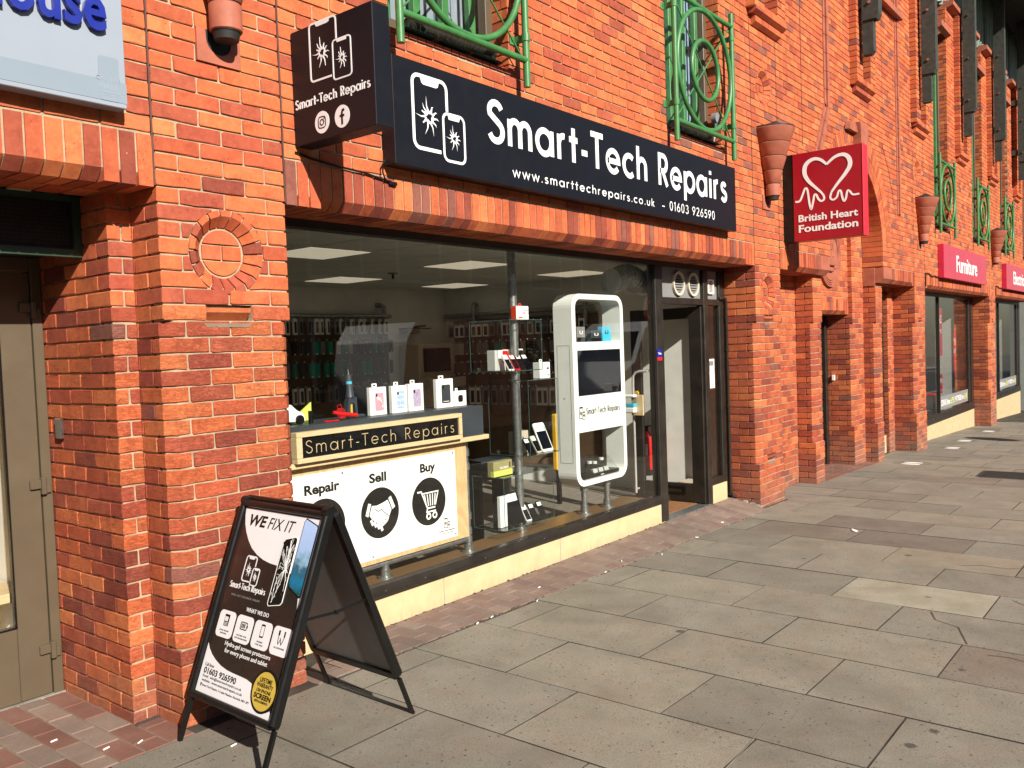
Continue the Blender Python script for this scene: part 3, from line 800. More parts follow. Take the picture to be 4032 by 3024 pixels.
# soldier-course lintels with chamfered lower edge
def soldiers(xa, xb, y=0., ztop=2.66, zb=2.432, plain=(0, 0), single_ok=True, depth=.22):
    n = round((xb-xa+.01)/.0755); L = (xb-xa+.01)/n
    core = MB().prism([(y+.006, ztop+.006), (y+.006, zb+.055), (y+.055, zb+.008), (y+.36, zb+.008), (y+.36, ztop+.006)], xa, xb, 'x').build('lintel', 'mortar', bld)
    for i in range(n):
        x0 = xa+L*i+R.uniform(0, .001); x1 = xa+L*(i+1)-.0095; yf = y+R.uniform(-.0015, .0015)
        if i < plain[0] or i >= n-plain[1]: pr = [(yf, ztop-.004), (yf, zb), (y+depth, zb), (y+depth, ztop-.004)]
        else: pr = [(yf, ztop-.004), (yf, zb+.053), (y+.052, zb), (y+depth, zb), (y+depth, ztop-.004)]
        m = MB().prism(pr, x0, x1, 'x'); c = PAL[R.choice(['o', 'o', 'o2', 'm', 'm', 'r', 'd', 'p'])]; f = R.uniform(.9, 1.08); c = tuple(q*f for q in c); m.c = [c]*len(m.v)
        if single_ok and xa+L*i > -.9: m.build('soldier_brick', 'brick', core)
        else: RESTB.add(m.v, m.f, c)
    n2 = round((xb-xa)/.225); L2 = (xb-xa)/n2
    for i in range(n2*2):
        x0 = xa+L2/2*i; m = MB().box(x0+.005, x0+L2/2-.005, y+depth+.008, y+.40, zb, zb+.05); RESTB.add(m.v, m.f, tone(0, 3))
    return core
soldiers(-3.2, -.012, plain=(0, 3)); soldiers(.697, 6.573, plain=(3, 3)); soldiers(7.282, 8.60, plain=(3, 0))
soldiers(11.75, 13.048, plain=(0, 2)); soldiers(13.747, 19.528, plain=(2, 2)); soldiers(20.232, 26, plain=(2, 2), single_ok=False)
soldiers(8.94, 10.765, .355, 2.19, 1.975, plain=(0, 2), single_ok=False, depth=.1)
for xa, xb in ((8.60, 8.925), (11.28, 11.745)):
    m = MB().prism([(-.002, 2.662), (-.002, 2.49), (.055, 2.43), (.30, 2.43), (.30, 2.662)], xa+.004, xb-.003, 'x'); m.build('terracotta_block', 'terracotta', bld)
m = MB().bbox(11.27, 11.285, .12, .29, 2.39, 2.655, .002); m.build('terracotta_block', 'terracotta', bld)
# the arch: two rings of rubbed bricks and a recessed inner order
core = MB()
for (r_, y_, d_) in ((1.16, .006, .30), (.665, .301, .10)):
    R1 = 1.56 if r_ > 1 else 1.17
    core.ring([(ARX+R1, 2.665)]+[(ARX+R1*math.cos(math.pi*i/40), ARZ+R1*math.sin(math.pi*i/40)) for i in range(41)]+[(ARX-R1, 2.665)],
              [(ARX+r_+.006, 2.665)]+[(ARX+(r_+.006)*math.cos(math.pi*i/40), ARZ+(r_+.006)*math.sin(math.pi*i/40)) for i in range(41)]+[(ARX-r_-.006, 2.665)], y_, y_+d_, closed=False)
arch = core.build('arch', 'mortar', bld)
def vous(r0, r1, y0, y1, n, single=True):
    for i in range(n):
        a0 = 180*i/n; a1 = 180*(i+1)/n; g_ = .009/r0*57.3/2
        wedge(ARX, ARZ, a0+g_, a1-g_, [(r0, y0), (r1, y0), (r1, y1), (r0, y1)], tone(0, 3), 'arch_brick', arch if single else None, 1)
vous(1.16, 1.372, -.003, .29, 48); vous(1.382, 1.585, -.004, .1, 60); vous(.665, .87, .297, .40, 30, False); vous(.88, 1.155, .298, .40, 38, False)
for s_ in (-1, 1):
    for k in range(3):
        z0 = 2.665+k*.0717
        for r0, r1, y0, y1 in ((1.16, 1.372, -.003, .29), (1.382, 1.585, -.004, .1)):
            a, b = sorted((ARX+s_*r0, ARX+s_*r1)); m = MB().bbox(a, b, y0, y1, z0+.004, z0+.067, .003); RESTB.add(m.v, m.f, tone(0, 3))
m = MB().prism([(9.98, 4.02), (10.24, 4.02), (10.29, 4.50), (9.93, 4.50)], -.11, .28); m.build('keystone', 'terracotta', bld)
m = MB()
for k in range(9): m.prism(arc(9.78, 4.36, .20-k*.004, .13, 0, 180, 8), -.02-k*.006, -.014-k*.006)
m.build('carved_fan', 'terracotta', bld)
# round crest over the passage door
cr = MB(); cxx, czz = 9.93, 2.79
for k in range(4): revolve(cr, cxx, czz, [(.45-k*.03, .352), (.448-k*.03, .318), (.43-k*.03, .318), (.425-k*.03, .335), (.42-k*.03, .35)], 48)
cr.disc(cxx, czz, .335, .335, .352, 40)
crest = cr.build('crest', 'terracotta', bld)
m = MB()
for bx in ((-.12, -.02, -.05, .22), (.02, .12, -.05, .22), (-.16, .16, -.16, -.02), (-.05, .05, .05, .16), (-.2, -.14, -.2, .05), (.14, .2, -.2, .05), (-.1, .1, -.24, -.18)):
    m.bbox(cxx+bx[0], cxx+bx[1], .30, .34, czz+bx[2], czz+bx[3], .012)
for q in range(5): m.bbox(cxx-.16+q*.07, cxx-.125+q*.07, .295, .34, czz+.2, czz+.25, .006)
m.build('crest_relief', 'terracotta', crest)
# terracotta strips on the upper wall
m = MB()
def fluted(m, p, q, wd=.2):
    p, q = Vector((p[0], 0, p[1])), Vector((q[0], 0, q[1])); d = (q-p); L = d.length; d.normalize(); s = Vector((d.z, 0, -d.x)); k = max(1, round(L/.225))
    for i in range(k):
        for o in (-.07, .005, .075):
            a = p+d*(L*i/k+.004)+s*(o-.03); b = p+d*(L*(i+1)/k-.004)+s*(o+.03)
            a2 = p+d*(L*i/k+.004)+s*(o+.03); b2 = p+d*(L*(i+1)/k-.004)+s*(o-.03)
            y0 = -.028 if abs(o-.005) < .01 else -.012
            m.prism([(a.x, a.z), (a2.x, a2.z), (b.x, b.z), (b2.x, b2.z)], y0, .004)
fluted(m, (8.93, 4.50), (8.93, 7.6)); fluted(m, (8.35, 3.55), (8.93, 4.50)); m.build('fluted_strip', 'terracotta', bld)
m = MB(); fluted(m, (12.18, 3.5), (12.18, 7.0)); m.build('fluted_strip', 'terracotta', bld)
simple('joint_sealant', (.10, .042, .030), .7)
for x, z0, z1 in ((8.06, 3.9, 6.9), (11.38, 4.9, 6.6)): MB().box(x-.006, x+.006, -.002, .01, z0, z1).build('movement_joint', 'joint_sealant', bld)
for x, z1 in ((-.006, 4.2), (.691, 6.2), (6.579, 6.2), (7.276, 7.6), (13.054, 7.6), (13.741, 7.6), (19.534, 7.6), (20.226, 7.6)): MB().box(x-.004, x+.004, -.001, .03, 2.44, z1).build('movement_joint', 'joint_sealant', bld)
m = MB(); m.stroke([(11.30, 4.46), (11.61, 4.14), (11.80, 3.85), (11.93, 3.60)], .012, -.003, .01)
m.build('movement_joint', 'joint_sealant', bld)
# brick corbels below the slots, slot sills
for c in SLOTS+[(a+b)/2+.03 for a, b in pillars[1:]]:
    for (xa, xb, y, za, zb) in ((c-.42, c+.42, -.10, 5.0, 5.10), (c-.34, c+.36, -.055, 4.905, 4.99)):
        nb = 4
        for b_i in range(nb):
            m = MB().prism([(y, zb), (y, za+.03), (y+.04, za), (.02, za), (.02, zb+.03)], xa+(xb-xa)*b_i/nb+.003, xa+(xb-xa)*(b_i+1)/nb-.003, 'x'); RESTB.add(m.v, m.f, PAL[R.choice(['o', 'm', 'r'])])
    m = MB().prism([(0.0, 5.1), (.24, 5.24), (.24, 5.06), (0.0, 5.06)], c-.17, c+.19, 'x'); RESTB.add(m.v, m.f, PAL['m'])
RESTB.build('brickwork', 'brick', bld, 'stuff')
# coping, green ribbed cladding and the dark overhanging eaves high on the right
m = MB()
m.prism([(-.09, 6.46), (-.09, 6.54), (.02, 6.58), (.02, 6.46)], 11.0, 12.28, 'x')
for i in range(4):
    x = 12.4+i*3.25
    m.prism([(-.12, 7.66), (-.12, 7.74), (.3, 7.78), (.3, 7.62), (0, 7.62)], x, x+2.5, 'x'); m.prism([(-.08, 7.1), (-.08, 7.2), (0, 7.24), (0, 7.06)], x+2.5, x+3.25, 'x')
m.build('coping', 'terracotta', bld)
m = MB()
for i in range(70): 
    x = 11.2+i*.21; m.prism([(x, .10), (x+.05, .04), (x+.12, .04), (x+.17, .10), (x+.21, .10), (x+.21, .14), (x, .14)], 7.7, 9.2, 'z')
m.build('ribbed_cladding', 'green_roof', bld)
m = MB().box(9.6, 27, -1.6, .5, 9.2, 9.4); m.box(9.6, 27, -1.66, -1.56, 9.0, 9.45); m.build('eaves', 'timber_dark', bld)
for x in (10.02, 13.17, 16.34, 19.53, 22.7):
    m = MB(); m.prism([(-.36, 9.2), (-.36, 5.86), (-.33, 5.80), (-.15, 5.80), (-.15, 9.2)], x-.08, x+.08, 'x')
    m.prism([(-.285, 5.81), (-.285, 5.40), (-.25, 5.36), (-.15, 5.36), (-.15, 5.81)], x-.06, x+.06, 'x'); m.box(x-.06, x+.10, -.15, .05, 5.98, 6.10); m.box(x-.06, x+.10, -.15, .05, 7.2, 7.32)
    post = m.build('timber_bracket', 'timber_dark', bld)
    b_ = MB()
    for z in (6.02, 6.8, 7.6): b_.cyl((x-.10, -.25, z), (x-.078, -.25, z), .022, 10)
    b_.build('bolt', 'steel', post)
# inner mass of the building: floors, back wall
bm = MB(); bm.box(-6, 27, .45, .6, 2.75, 3.45); bm.box(-6, 27, 6.0, 6.3, -.6, 9.2); bm.box(-6.2, -6, .1, 6.2, -.6, 4.3); bm.box(27, 27.2, 0, 6.2, -.8, 9.3)
bm.box(-6, 27, .5, 6.2, 2.75, 2.85); bm.box(-6, 27, .32, 6.2, 9.4, 9.5); bm.build('inner_wall', 'grey_board', bld)
m = MB().box(-6, -3.2, 0, .3, -.3, 4.2); m.build('wall', 'far_brick', bld)
# threshold of masonry behind the lintels
for xa, xb, z in ((.69, 6.58, 2.47), (13.74, 19.53, 2.47), (20.23, 26, 2.47), (-3.2, -.1, 2.47), (11.3, 13.05, 2.47), (7.28, 8.9, 2.47)):
    MB().box(xa, xb, .345, .6, z, 2.76).build('lintel_back', 'mortar', bld)

# ------------------------------------------------------------------ shopfront of the repair shop
ris = MB().box(.69, 5.13, .335, .45, -.05, .163); r_ = ris.build('stall_riser', 'cream', bld)
MB().box(6.155, 6.50, .335, .42, -.05, .163).build('stall_riser', 'cream', bld)
m = MB()
for x in (2.08, 3.42): m.box(x-.003, x+.003, .3335, .336, -.03, .163)
m.build('riser_joint', 'cement', r_)
fr = MB()
fr.prism([(.318, .163), (.318, .182), (.326, .186), (.326, .215), (.345, .232), (.40, .236), (.40, .163)], .69, 5.20, 'x')
fr.box(.69, 6.585, .335, .42, 2.385, 2.47); fr.box(.69, .735, .335, .42, .236, 2.385)
sf = fr.build('window_frame', 'black_frame', bld)
for s_ in range(26):
    pass
m = MB()
for x in (1.2, 1.55, 1.9, 2.5, 3.2, 3.9, 4.6): m.cyl((x, .3265, .20), (x, .3235, .20), .005, 8)
m.build('screw', 'steel', sf)
MB().box(.735, 5.055, .362, .370, .236, 2.385).build('window_pane', 'window_glass', bld)
MB().bbox(5.055, 5.195, .330, .42, -.02, 2.385, .006).build('door_post', 'black_frame', bld)
MB().bbox(6.055, 6.15, .330, .42, -.02, 2.385, .006).build('door_post', 'black_frame', bld)
MB().bbox(6.44, 6.585, .345, .42, -.0, 2.385, .006).build('door_post', 'black_frame', bld)
MB().bbox(5.195, 6.44, .338, .41, 2.03, 2.095, .005).build('transom', 'black_frame', bld)
MB().bbox(6.15, 6.44, .338, .42, .163, .235, .006).build('side_sill', 'black_frame', bld)
MB().box(6.15, 6.44, .375, .381, .235, 2.03).build('window_pane', 'window_glass', bld)
pv = MB().box(5.195, 6.44, .372, .39, 2.095, 2.385).build('fanlight_panel', 'grey', bld)
for cx in (5.565, 5.875):
    v = MB(); v.ring([(cx+.118*math.cos(a*math.pi/16), 2.235+.118*math.sin(a*math.pi/16)) for a in range(32)], [(cx+.094*math.cos(a*math.pi/16), 2.235+.094*math.sin(a*math.pi/16)) for a in range(32)], .345, .375)
    vo = v.build('vent_ring', 'cream_box', pv)
    m = MB()
    for q in range(7):
        z = 2.235-.075+q*.025; hw = math.sqrt(.094**2-(z-2.235)**2); m.add([(cx-hw, .352, z-.008), (cx+hw, .352, z-.008), (cx+hw, .366, z+.010), (cx-hw, .366, z+.010)], [(0, 1, 2, 3)])
    m.build('louvre', 'grey', vo)
    MB().disc(cx, 2.235, .094, .3685, .3715).build('vent_back', 'black_matte', vo)
v = MB(); v.ring(rrect(6.20, 6.33, 2.15, 2.30, .01, 2), rrect(6.215, 6.315, 2.165, 2.285, .008, 2), .345, .372); vo = v.build('vent_frame', 'card_white', pv)
m = MB()
for q in range(9): m.box(6.216, 6.314, .352, .362, 2.17+q*.0125, 2.176+q*.0125)
m.build('louvre', 'cream_box', vo)
MB().box(5.15, 6.10, .32, .46, -.035, -.012).build('threshold', 'galv', bld)
# open door, swung 90 degrees into the shop, hinged on the right-hand post
door = MB(); X0, X1 = 6.03, 6.075
door.bbox(X0, X1, .36, .50, .0, 2.02, .004); door.bbox(X0, X1, 1.07, 1.19, .0, 2.02, .004); door.bbox(X0+.002, X1-.002, .50, 1.07, 1.90, 2.018, .003); door.bbox(X0+.002, X1-.002, .50, 1.07, .002, .19, .003)
dr = door.build('door', 'black_frame', bld)
MB().box(X0+.018, X0+.024, .50, 1.07, .19, 1.90).build('door_pane', 'window_glass', dr)
m = MB(); m.ring([(.58, .08), (.90, .08), (.90, .16), (.58, .16)], [(.60, .095), (.88, .095), (.88, .145), (.60, .145)], X0-.008, X0+.001, 'x'); m.build('letterbox', 'black_plastic', dr)
for sx in (-1, 1):
    hx = (X0-.055) if sx < 0 else (X1+.055); y = 1.15
    p = [(X0 if sx < 0 else X1, y-.16, 1.36)]+[(X0+sx*.02 if sx<0 else X1+.02, y-.14, 1.36)]
    pts = [((X0 if sx < 0 else X1)+sx*.03, .98, 1.37), ((X0 if sx < 0 else X1)+sx*.045, 1.06, 1.37), ((X0 if sx < 0 else X1)+sx*.055, 1.11, 1.355), ((X0 if sx < 0 else X1)+sx*.06, 1.135, 1.32), ((X0 if sx < 0 else X1)+sx*.06, 1.14, 1.25), ((X0 if sx < 0 else X1)+sx*.06, 1.14, .06)]
    m = MB().tube(pts, .014, 10); m.cyl((X0 if sx < 0 else X1, .99, 1.37), ((X0 if sx < 0 else X1)+sx*.03, .99, 1.37), .012, 8); m.cyl((X0 if sx < 0 else X1, 1.14, .10), ((X0 if sx < 0 else X1)+sx*.06, 1.14, .10), .012, 8)
    m.build('door_handle', 'satin_steel', dr, smooth=True)
MB().cyl((X0-.02, 1.13, 1.13), (X0, 1.13, 1.13), .028, 14).build('lock', 'gold', dr)
MB().box(X0-.004, X0-.001, 1.09, 1.17, 1.0, 1.05).build('door_sticker', 'card_white', dr)

# ------------------------------------------------------------------ shop interior (room shell)
rm = MB(); rm.box(.2, 6.6, 4.42, 4.5, -.05, 2.5); rm.build('back_wall', 'wall_white', bld)
MB().box(6.60, 6.68, .42, 4.5, -.05, 2.5).build('party_wall', 'wall_white', bld)
MB().box(.12, .2, .42, 4.5, -.05, 2.5).build('party_wall', 'wall_white', bld)
fl = MB()
q = 0
for i in range(22):
    y = .8+i*.165
    x = .2+R.uniform(-.8, 0)
    while x < 6.6:
        x2 = min(x+1.2, 6.6)
        if x2 > max(x, .2)+.05: fl.box(max(x, .2)+.002, x2-.002, y+.002, y+.163, -.03, -.018+R.uniform(-.0005, .0005))
        x += 1.2
shopfloor = MB().box(.2, 6.6, .42, 4.45, -.09, -.03).build('shop_floor', 'black_matte', bld); fl.build('floor_planks', 'floor_plank', shopfloor, 'stuff')
MB().box(5.2, 6.04, .46, 1.3, -.018, -.008).build('door_mat', 'carpet_mat', shopfloor)
sill = MB().bbox(.69, 5.06, .40, .74, .16, .20, .004); sill.build('display_sill', 'sill_wood', bld)
MB().box(.69, 5.06, .70, .74, -.03, .16).build('display_sill', 'sill_wood', bld)
# ceiling grid with its tiles and light panels
ceil = MB().box(.2, 6.6, .42, 4.45, 2.476, 2.50).build('ceiling', 'ceiling_tile', bld)
gx = [2.04-.592*4+.592*i for i in range(12)]; gy = [1.505+.592*(i-2) for i in range(9)]
lp = [(2.04, 1.505), (3.87, 1.505), (2.04, 3.34), (3.87, 3.34), (5.66, 1.505), (5.66, 3.34), (.85, 3.34)]
for i in range(len(gx)-1):
    for j in range(len(gy)-1):
        a, b = max(gx[i], .2)+.006, min(gx[i+1], 6.6)-.006; c, d = max(gy[j], .42)+.006, min(gy[j+1], 4.45)-.006
        if b-a < .05 or d-c < .05: continue
        light = any(abs(gx[i]-p) < .2 and abs(gy[j]-q) < .2 for p, q in lp)
        MB().box(a, b, c, d, 2.461 if not light else 2.458, 2.475).build('light_panel' if light else 'ceiling_tile', 'light_panel' if light else 'ceiling_tile', ceil)
MB().box(.2, 6.6, .43, .46, 2.40, 2.46).build('ceiling_trim', 'ceiling_tile', ceil)
m = MB()
for k in range(30): m.box(.9+k*.14, .905+k*.14, .422, .43, 2.385, 2.41); m.box(.9+k*.14, 1.02+k*.14, .421, .4295, 2.405, 2.409)
m.build('cable_clips', 'black_plastic', ceil)
sp = thing('sprinkler', 'small black sprinkler head hanging from the shop ceiling near the grey pole', 'sprinkler', (4.0, 2.7, 2.46))
MB().cyl((0, 0, -.012), (0, 0, 0), .05, 16).build('rose', 'grey', sp); MB().cyl((0, 0, -.06), (0, 0, -.012), .012, 8).build('nozzle', 'black_plastic', sp)
# ribbed silver duct above the door
pts = [(4.75+.012*k, .62+.0*k, 2.28+.10*math.sin(k*.13)) for k in range(44)]
m = MB().tube([(4.72+.0145*k, .60, 2.27-.03*math.cos(k*.16)) for k in range(60)], .1, 16, radii=[.105+.012*(k % 4 in (0, 1)) for k in range(60)])
tag(m.build('flexible_duct', 'foil', smooth=False), 'silver ribbed flexible duct hanging under the ceiling beside the door vents', 'duct')

# ------------------------------------------------------------------ things in the repair shop window
def flange(m, x, y, z, r=.022): m.cyl((x, y, z), (x, y, z+.012), .052, 18); m.cyl((x, y, z+.012), (x, y, z+.06), r*1.45, 14)
def collar(m, x, y, z, r=.022, h=.05): m.cyl((x, y, z), (x, y, z+h), r*1.35, 14)
ct = thing('display_counter', 'plywood display counter on galvanised pipe legs with a white Repair Sell Buy poster', 'counter', (1.8, .55, .20))
m = MB(); O = (1.8, .55, .2)
def rel(o, mb): mb.v = [(v[0]-o[0], v[1]-o[1], v[2]-o[2]) for v in mb.v]; return mb
for x in (2.58, 1.76, .95):
    flange(m, x, .55, .20)
m.cyl((2.58, .55, .2), (2.58, .55, 1.01), .022, 14); m.cyl((.95, .55, .2), (.95, .55, 1.01), .022, 14); m.cyl((.95, .55, .30), (2.58, .55, .30), .022, 14); m.cyl((1.76, .55, .2), (1.76, .55, .30), .024, 12)
for z in (.27, .33, .44, .80, .90): collar(m, 2.58, .55, z)
rel(O, m).build('pipe_frame', 'galv', ct, smooth=True)
rel(O, MB().bbox(.80, 2.55, .512, .53, .322, 1.012, .002)).build('plywood_board', 'plywood', ct)
rel(O, MB().bbox(.80, 2.742, .452, .80, 1.013, 1.046, .003)).build('shelf', 'pine', ct)
rel(O, MB().bbox(.80, 2.708, .472, .80, 1.047, 1.258, .004)).build('black_box', 'slate', ct)
poster = rel(O, MB().box(.86, 2.424, .508, .5115, .352, .963)).build('poster', 'card_white', ct)
m = MB()
for (s, x0, x1, zb, ht) in (('Repair', 1.11, 1.376, .822, .079), ('Sell', 1.617, 1.763, .840, .062), ('Buy', 2.073, 2.22, .828, .078)): text(m, s, x0, zb, x1-x0, ht, .5065, .001, bold=.035)
for cx in (1.245, 1.70, 2.148): m.disc(cx, .642, .163, .5062, .5078, 48)
rel(O, m).build('lettering', 'black_plastic', poster)
m = MB()   # shopping trolley and handshake pictograms
Y = .5048
def tr(P, cx, cz=.642, s=1): return [(cx+p[0]*s, cz+p[1]*s) for p in P]
m.stroke(tr([(-.112, .075), (-.075, .075), (-.02, -.045), (.055, -.045)], 2.148), .011, Y)
m.stroke(tr([(-.02, -.045), (-.028, -.07), (.06, -.07)], 2.148), .010, Y-.0002)
m.stroke(tr([(-.068, .06), (.088, .06), (.058, -.03)], 2.148), .009, Y-.0001)
for q in range(5): m.stroke(tr([(-.045+q*.026, .05), (-.030+q*.020, -.03)], 2.148), .009, Y-.0003)
for q in (-.012, .048): m.ring([(2.148+q+.024*math.cos(a), .642-.10+.024*math.sin(a)) for a in [k*math.pi/10 for k in range(20)]], [(2.148+q+.012*math.cos(a), .642-.10+.012*math.sin(a)) for a in [k*math.pi/10 for k in range(20)]], Y-.0004, Y+.001)
m.prism(tr([(-.128, .0), (-.10, .075), (-.078, .067), (-.106, -.012)], 1.70), Y, Y+.001); m.prism(tr([(.128, .02), (.094, .095), (.072, .083), (.104, .006)], 1.70), Y, Y+.001)
m.prism(tr([(-.095, -.006), (-.072, .055), (-.03, .05), (.02, .06), (.065, .073), (.095, .008), (.075, -.03), (.06, -.062), (.03, -.082), (0, -.095), (-.03, -.062), (-.07, -.035)], 1.70), Y-.0002, Y+.001)
for q in range(4): m.stroke(tr([(-.085+q*.026, -.035-q*.014), (-.068+q*.026, -.07-q*.016)], 1.70), .019, Y-.0005)
rel(O, m).build('pictogram', 'card_white', poster)
m = MB()
m.stroke(tr([(-.05, .03), (-.02, .012), (.01, .02), (.045, -.015), (.07, -.03)], 1.70), .005, .5038); m.stroke(tr([(.03, -.045), (.055, -.06)], 1.70), .004, .5039); m.stroke(tr([(.01, -.06), (.03, -.078)], 1.70), .004, .5039)
phones(m, 2.285, 2.345, .425, .50, .0035, .506, .001); text(m, 'Smart-Tech Repairs', 2.235, .405, .16, .013, .506, .001, bold=.01); text(m, "WE'LL GET YOU BACK ONLINE", 2.25, .392, .13, .005, .506, .001)
rel(O, m).build('small_print', 'black_matte', poster)
m = MB()
for (x, z) in ((1.4, .94), (2.40, .945), (2.40, .372), (1.62, .372)): m.cyl((x, .5065, z), (x, .5035, z), .006, 8)
rel(O, m).build('screw', 'steel', poster)
sg = thing('router_cut_sign', 'black engraved Smart-Tech Repairs plaque in a pale wooden frame on the black counter box', 'sign', (1.71, .43, 1.045))
O2 = (1.71, .43, 1.045)
rel(O2, MB().box(1.045, 2.385, .43, .455, 1.075, 1.197)).build('plaque', 'black_plastic', sg)
m = MB(); m.bbox(1.005, 2.415, .415, .470, 1.197, 1.226, .002); m.bbox(1.005, 2.415, .415, .470, 1.047, 1.075, .002); m.bbox(1.004, 1.045, .416, .471, 1.076, 1.196, .002); m.bbox(2.385, 2.416, .416, .471, 1.076, 1.196, .002)
rel(O2, m).build('frame', 'pine', sg)
m = MB(); stext(m, 'Smart-Tech Repairs', 1.075, 1.098, 1.27, .078, .0038, .4285, .002, gap=.22); rel(O2, m).build('lettering', 'pine', sg)

def case_box(name, label, x, w_, h_, col, pat, y=.60, z=1.2585, d=.03, rz=0., grp='white phone case boxes on the counter'):
    t = thing(name, label, 'box', (x+w_/2, y, z), rz, grp)
    MB().bbox(-w_/2, w_/2, 0, d, 0, h_, .002).build('carton', 'card_white', t)
    m = MB().ring(rrect(-w_*.32, -w_*.02, h_, h_+.026, .005, 2), rrect(-w_*.24, -w_*.10, h_+.008, h_+.018, .003, 2), .008, .010); m.build('hang_tab', 'card_white', t)
    pc = MB().prism(rrect(-w_*.20, w_*.32, h_*.16, h_*.80, .012, 4), -.0015, .0).build('printed_case', col, t)
    m = MB()
    if pat == 'marble':
        for q in range(4): m.stroke([(-w_*.17+q*.014, h_*(.72-q*.03)), (-w_*.02+q*.010, h_*(.55-q*.04)), (w_*.08+q*.006, h_*(.5-q*.05)), (w_*.27, h_*(.30+.05*(q-1)))], .004, -.0025)
    elif pat == 'flower':
        for q in range(9): m.disc(-w_*.13+(q % 3)*.022, h_*(.25+.2*(q//3))+.006*(q % 2), .007, -.0026, -.0016, 8)
    elif pat == 'glitter':
        for q in range(40): x_ = R.uniform(-w_*.18, w_*.3); z_ = R.uniform(h_*.18, h_*.78); m.disc(x_, z_, .0017, -.0026, -.0016, 5)
    else: m.stroke([(-w_*.12, h_*.22), (w_*.22, h_*.22)], .004, -.0026)
    m.build('pattern', 'card_white', pc)
    MB().prism(rrect(-w_*.16, -w_*.06, h_*.66, h_*.77, .004, 3), -.0030, -.0016).build('camera_window', 'black_plastic', pc)
    m = MB(); text(m, 'CASE', -w_*.2, h_*.88, w_*.45, .004, -.001, .001); m.build('print', 'grey', t)
    return t
case_box('phone_case_box', 'white carton with a pink marbled phone case, leftmost on the black counter', 1.737, .145, .183, 'pink', 'marble')
case_box('phone_case_box', 'white carton with a blue flowered phone case on the black counter', 1.932, .138, .183, 'light_blue', 'flower')
case_box('phone_case_box', 'white carton with a lilac glittery phone case on the black counter', 2.085, .145, .188, 'lilac', 'glitter')
case_box('phone_case_box', 'tallest white carton showing a plain black phone case on the counter', 2.36, .175, .205, 'slate', 'plain')
t = thing('earbud_case_box', 'small square white carton with a black earbud case at the counter end', 'box', (2.61, .60, 1.2585), 0)
MB().bbox(-.065, .065, 0, .05, 0, .11, .002).build('carton', 'card_white', t); MB().prism(rrect(-.025, .025, .03, .08, .014, 4), -.002, 0).build('printed_case', 'black_plastic', t); MB().ring(rrect(-.045, -.018, .11, .132, .004, 2), rrect(-.038, -.025, .117, .126, .002, 2), .01, .012).build('hang_tab', 'card_white', t)
# tools on the counter, left end
t = thing('toy_car', 'white toy car with black wheels at the left end of the counter', 'toy car', (1.10, .62, 1.2585))
m = MB(); m.prism([(-.16, .02), (-.16, .07), (-.10, .085), (-.05, .12), (.0, .12), (.04, .085), (.09, .06), (.10, .02)], -.04, .07); m.build('body', 'card_white', t)
for x, y in ((-.10, -.045), (.055, -.045), (-.10, .075), (.055, .075)): MB().cyl((x, y-.008, .028), (x, y+.008, .028), .028, 18).build('wheel', 'black_plastic', t)
t = thing('black_canister', 'slim black cylinder standing beside the white toy car', 'canister', (1.225, .56, 1.2585)); MB().cyl((0, 0, 0), (0, 0, .075), .015, 16).build('body', 'black_plastic', t, smooth=True)
t = thing('red_knife', 'red knife handle wound with red cord on the black counter', 'knife', (1.49, .56, 1.265))
m = MB(); m.tube([(-.085, .01, .045), (-.03, 0, .03), (.03, -.005, .022), (.085, -.01, .014)], .014, 8, radii=[.011, .013, .013, .014]); m.build('handle', 'red', t, smooth=True)
m = MB()
for q in range(4): m.tube([(-.045+q*.011+.017*math.cos(a), .0+.017*math.sin(a)*.6, .035+.03*math.sin(a)) for a in [k*math.pi/7 for k in range(14)]], .0018, 6, closed=True)
m.tube([(-.055, 0, .05), (-.06, 0, .085), (-.035, 0, .092), (-.02, 0, .06)], .0018, 6); m.build('cord', 'red', t)
t = thing('red_strip', 'flat red plastic strip lying near the counter edge', 'strip', (1.355, .53, 1.2585)); MB().bbox(-.055, .055, -.01, .01, 0, .008, .002).build('strip', 'red', t)
t = thing('heat_gun', 'upright grey and blue heat gun on its stand behind the red knife', 'heat gun', (1.62, .66, 1.2585))
m = MB(); m.bbox(-.05, .08, -.05, .05, 0, .018, .004); m.prism([(-.045, .018), (-.025, .13), (.04, .13), (.045, .018), (.03, .018), (.02, .09), (-.012, .09), (-.025, .018)], -.02, .02); m.build('stand', 'slate', t)
m = MB().tube([(0, 0, .13), (0, 0, .16), (-.002, 0, .20), (-.004, 0, .27), (-.004, 0, .275)], .02, 12, radii=[.032, .026, .02, .017, .008]); m.build('body', 'slate', t, smooth=True)
MB().cyl((-.003, 0, .215), (-.003, 0, .232), .0205, 14).build('blue_band', 'cyan', t)
MB().tube([(-.004, 0, .275), (-.006, 0, .31)], .005, 8, radii=[.006, .002]).build('nozzle', 'steel', t)
MB().cyl((0, -.01, .03), (0, -.01, .085), .009, 10).build('brass_tip', 'gold', t)
t = thing('yellow_board', 'pale yellow board leaning behind the counter, lit by the sun', 'board', (1.33, .80, 1.22)); MB().prism([(-.11, 0), (.09, 0), (.09, .15), (-.11, .02)], 0, .01).build('board', 'lime', t)
t = thing('label_printer', 'black and white card printer with a stack of cables on top', 'printer', (2.24, 1.15, 1.1)); MB().bbox(-.13, .13, -.1, .1, 0, .33, .01).build('body', 'black_plastic', t); MB().bbox(.131, .19, -.1, .1, .02, .30, .01).build('white_side', 'card_white', t)
m = MB()
for q in range(9): m.bbox(-.10+q*.022, -.085+q*.022, -.04, .0, .331, .36+.01*(q % 3), .002)
m.build('cable_heap', 'black_plastic', t)
t = thing('work_table', 'dark worktop cluttered with black boxes behind the window counter', 'table', (2.2, 1.4, -.018))
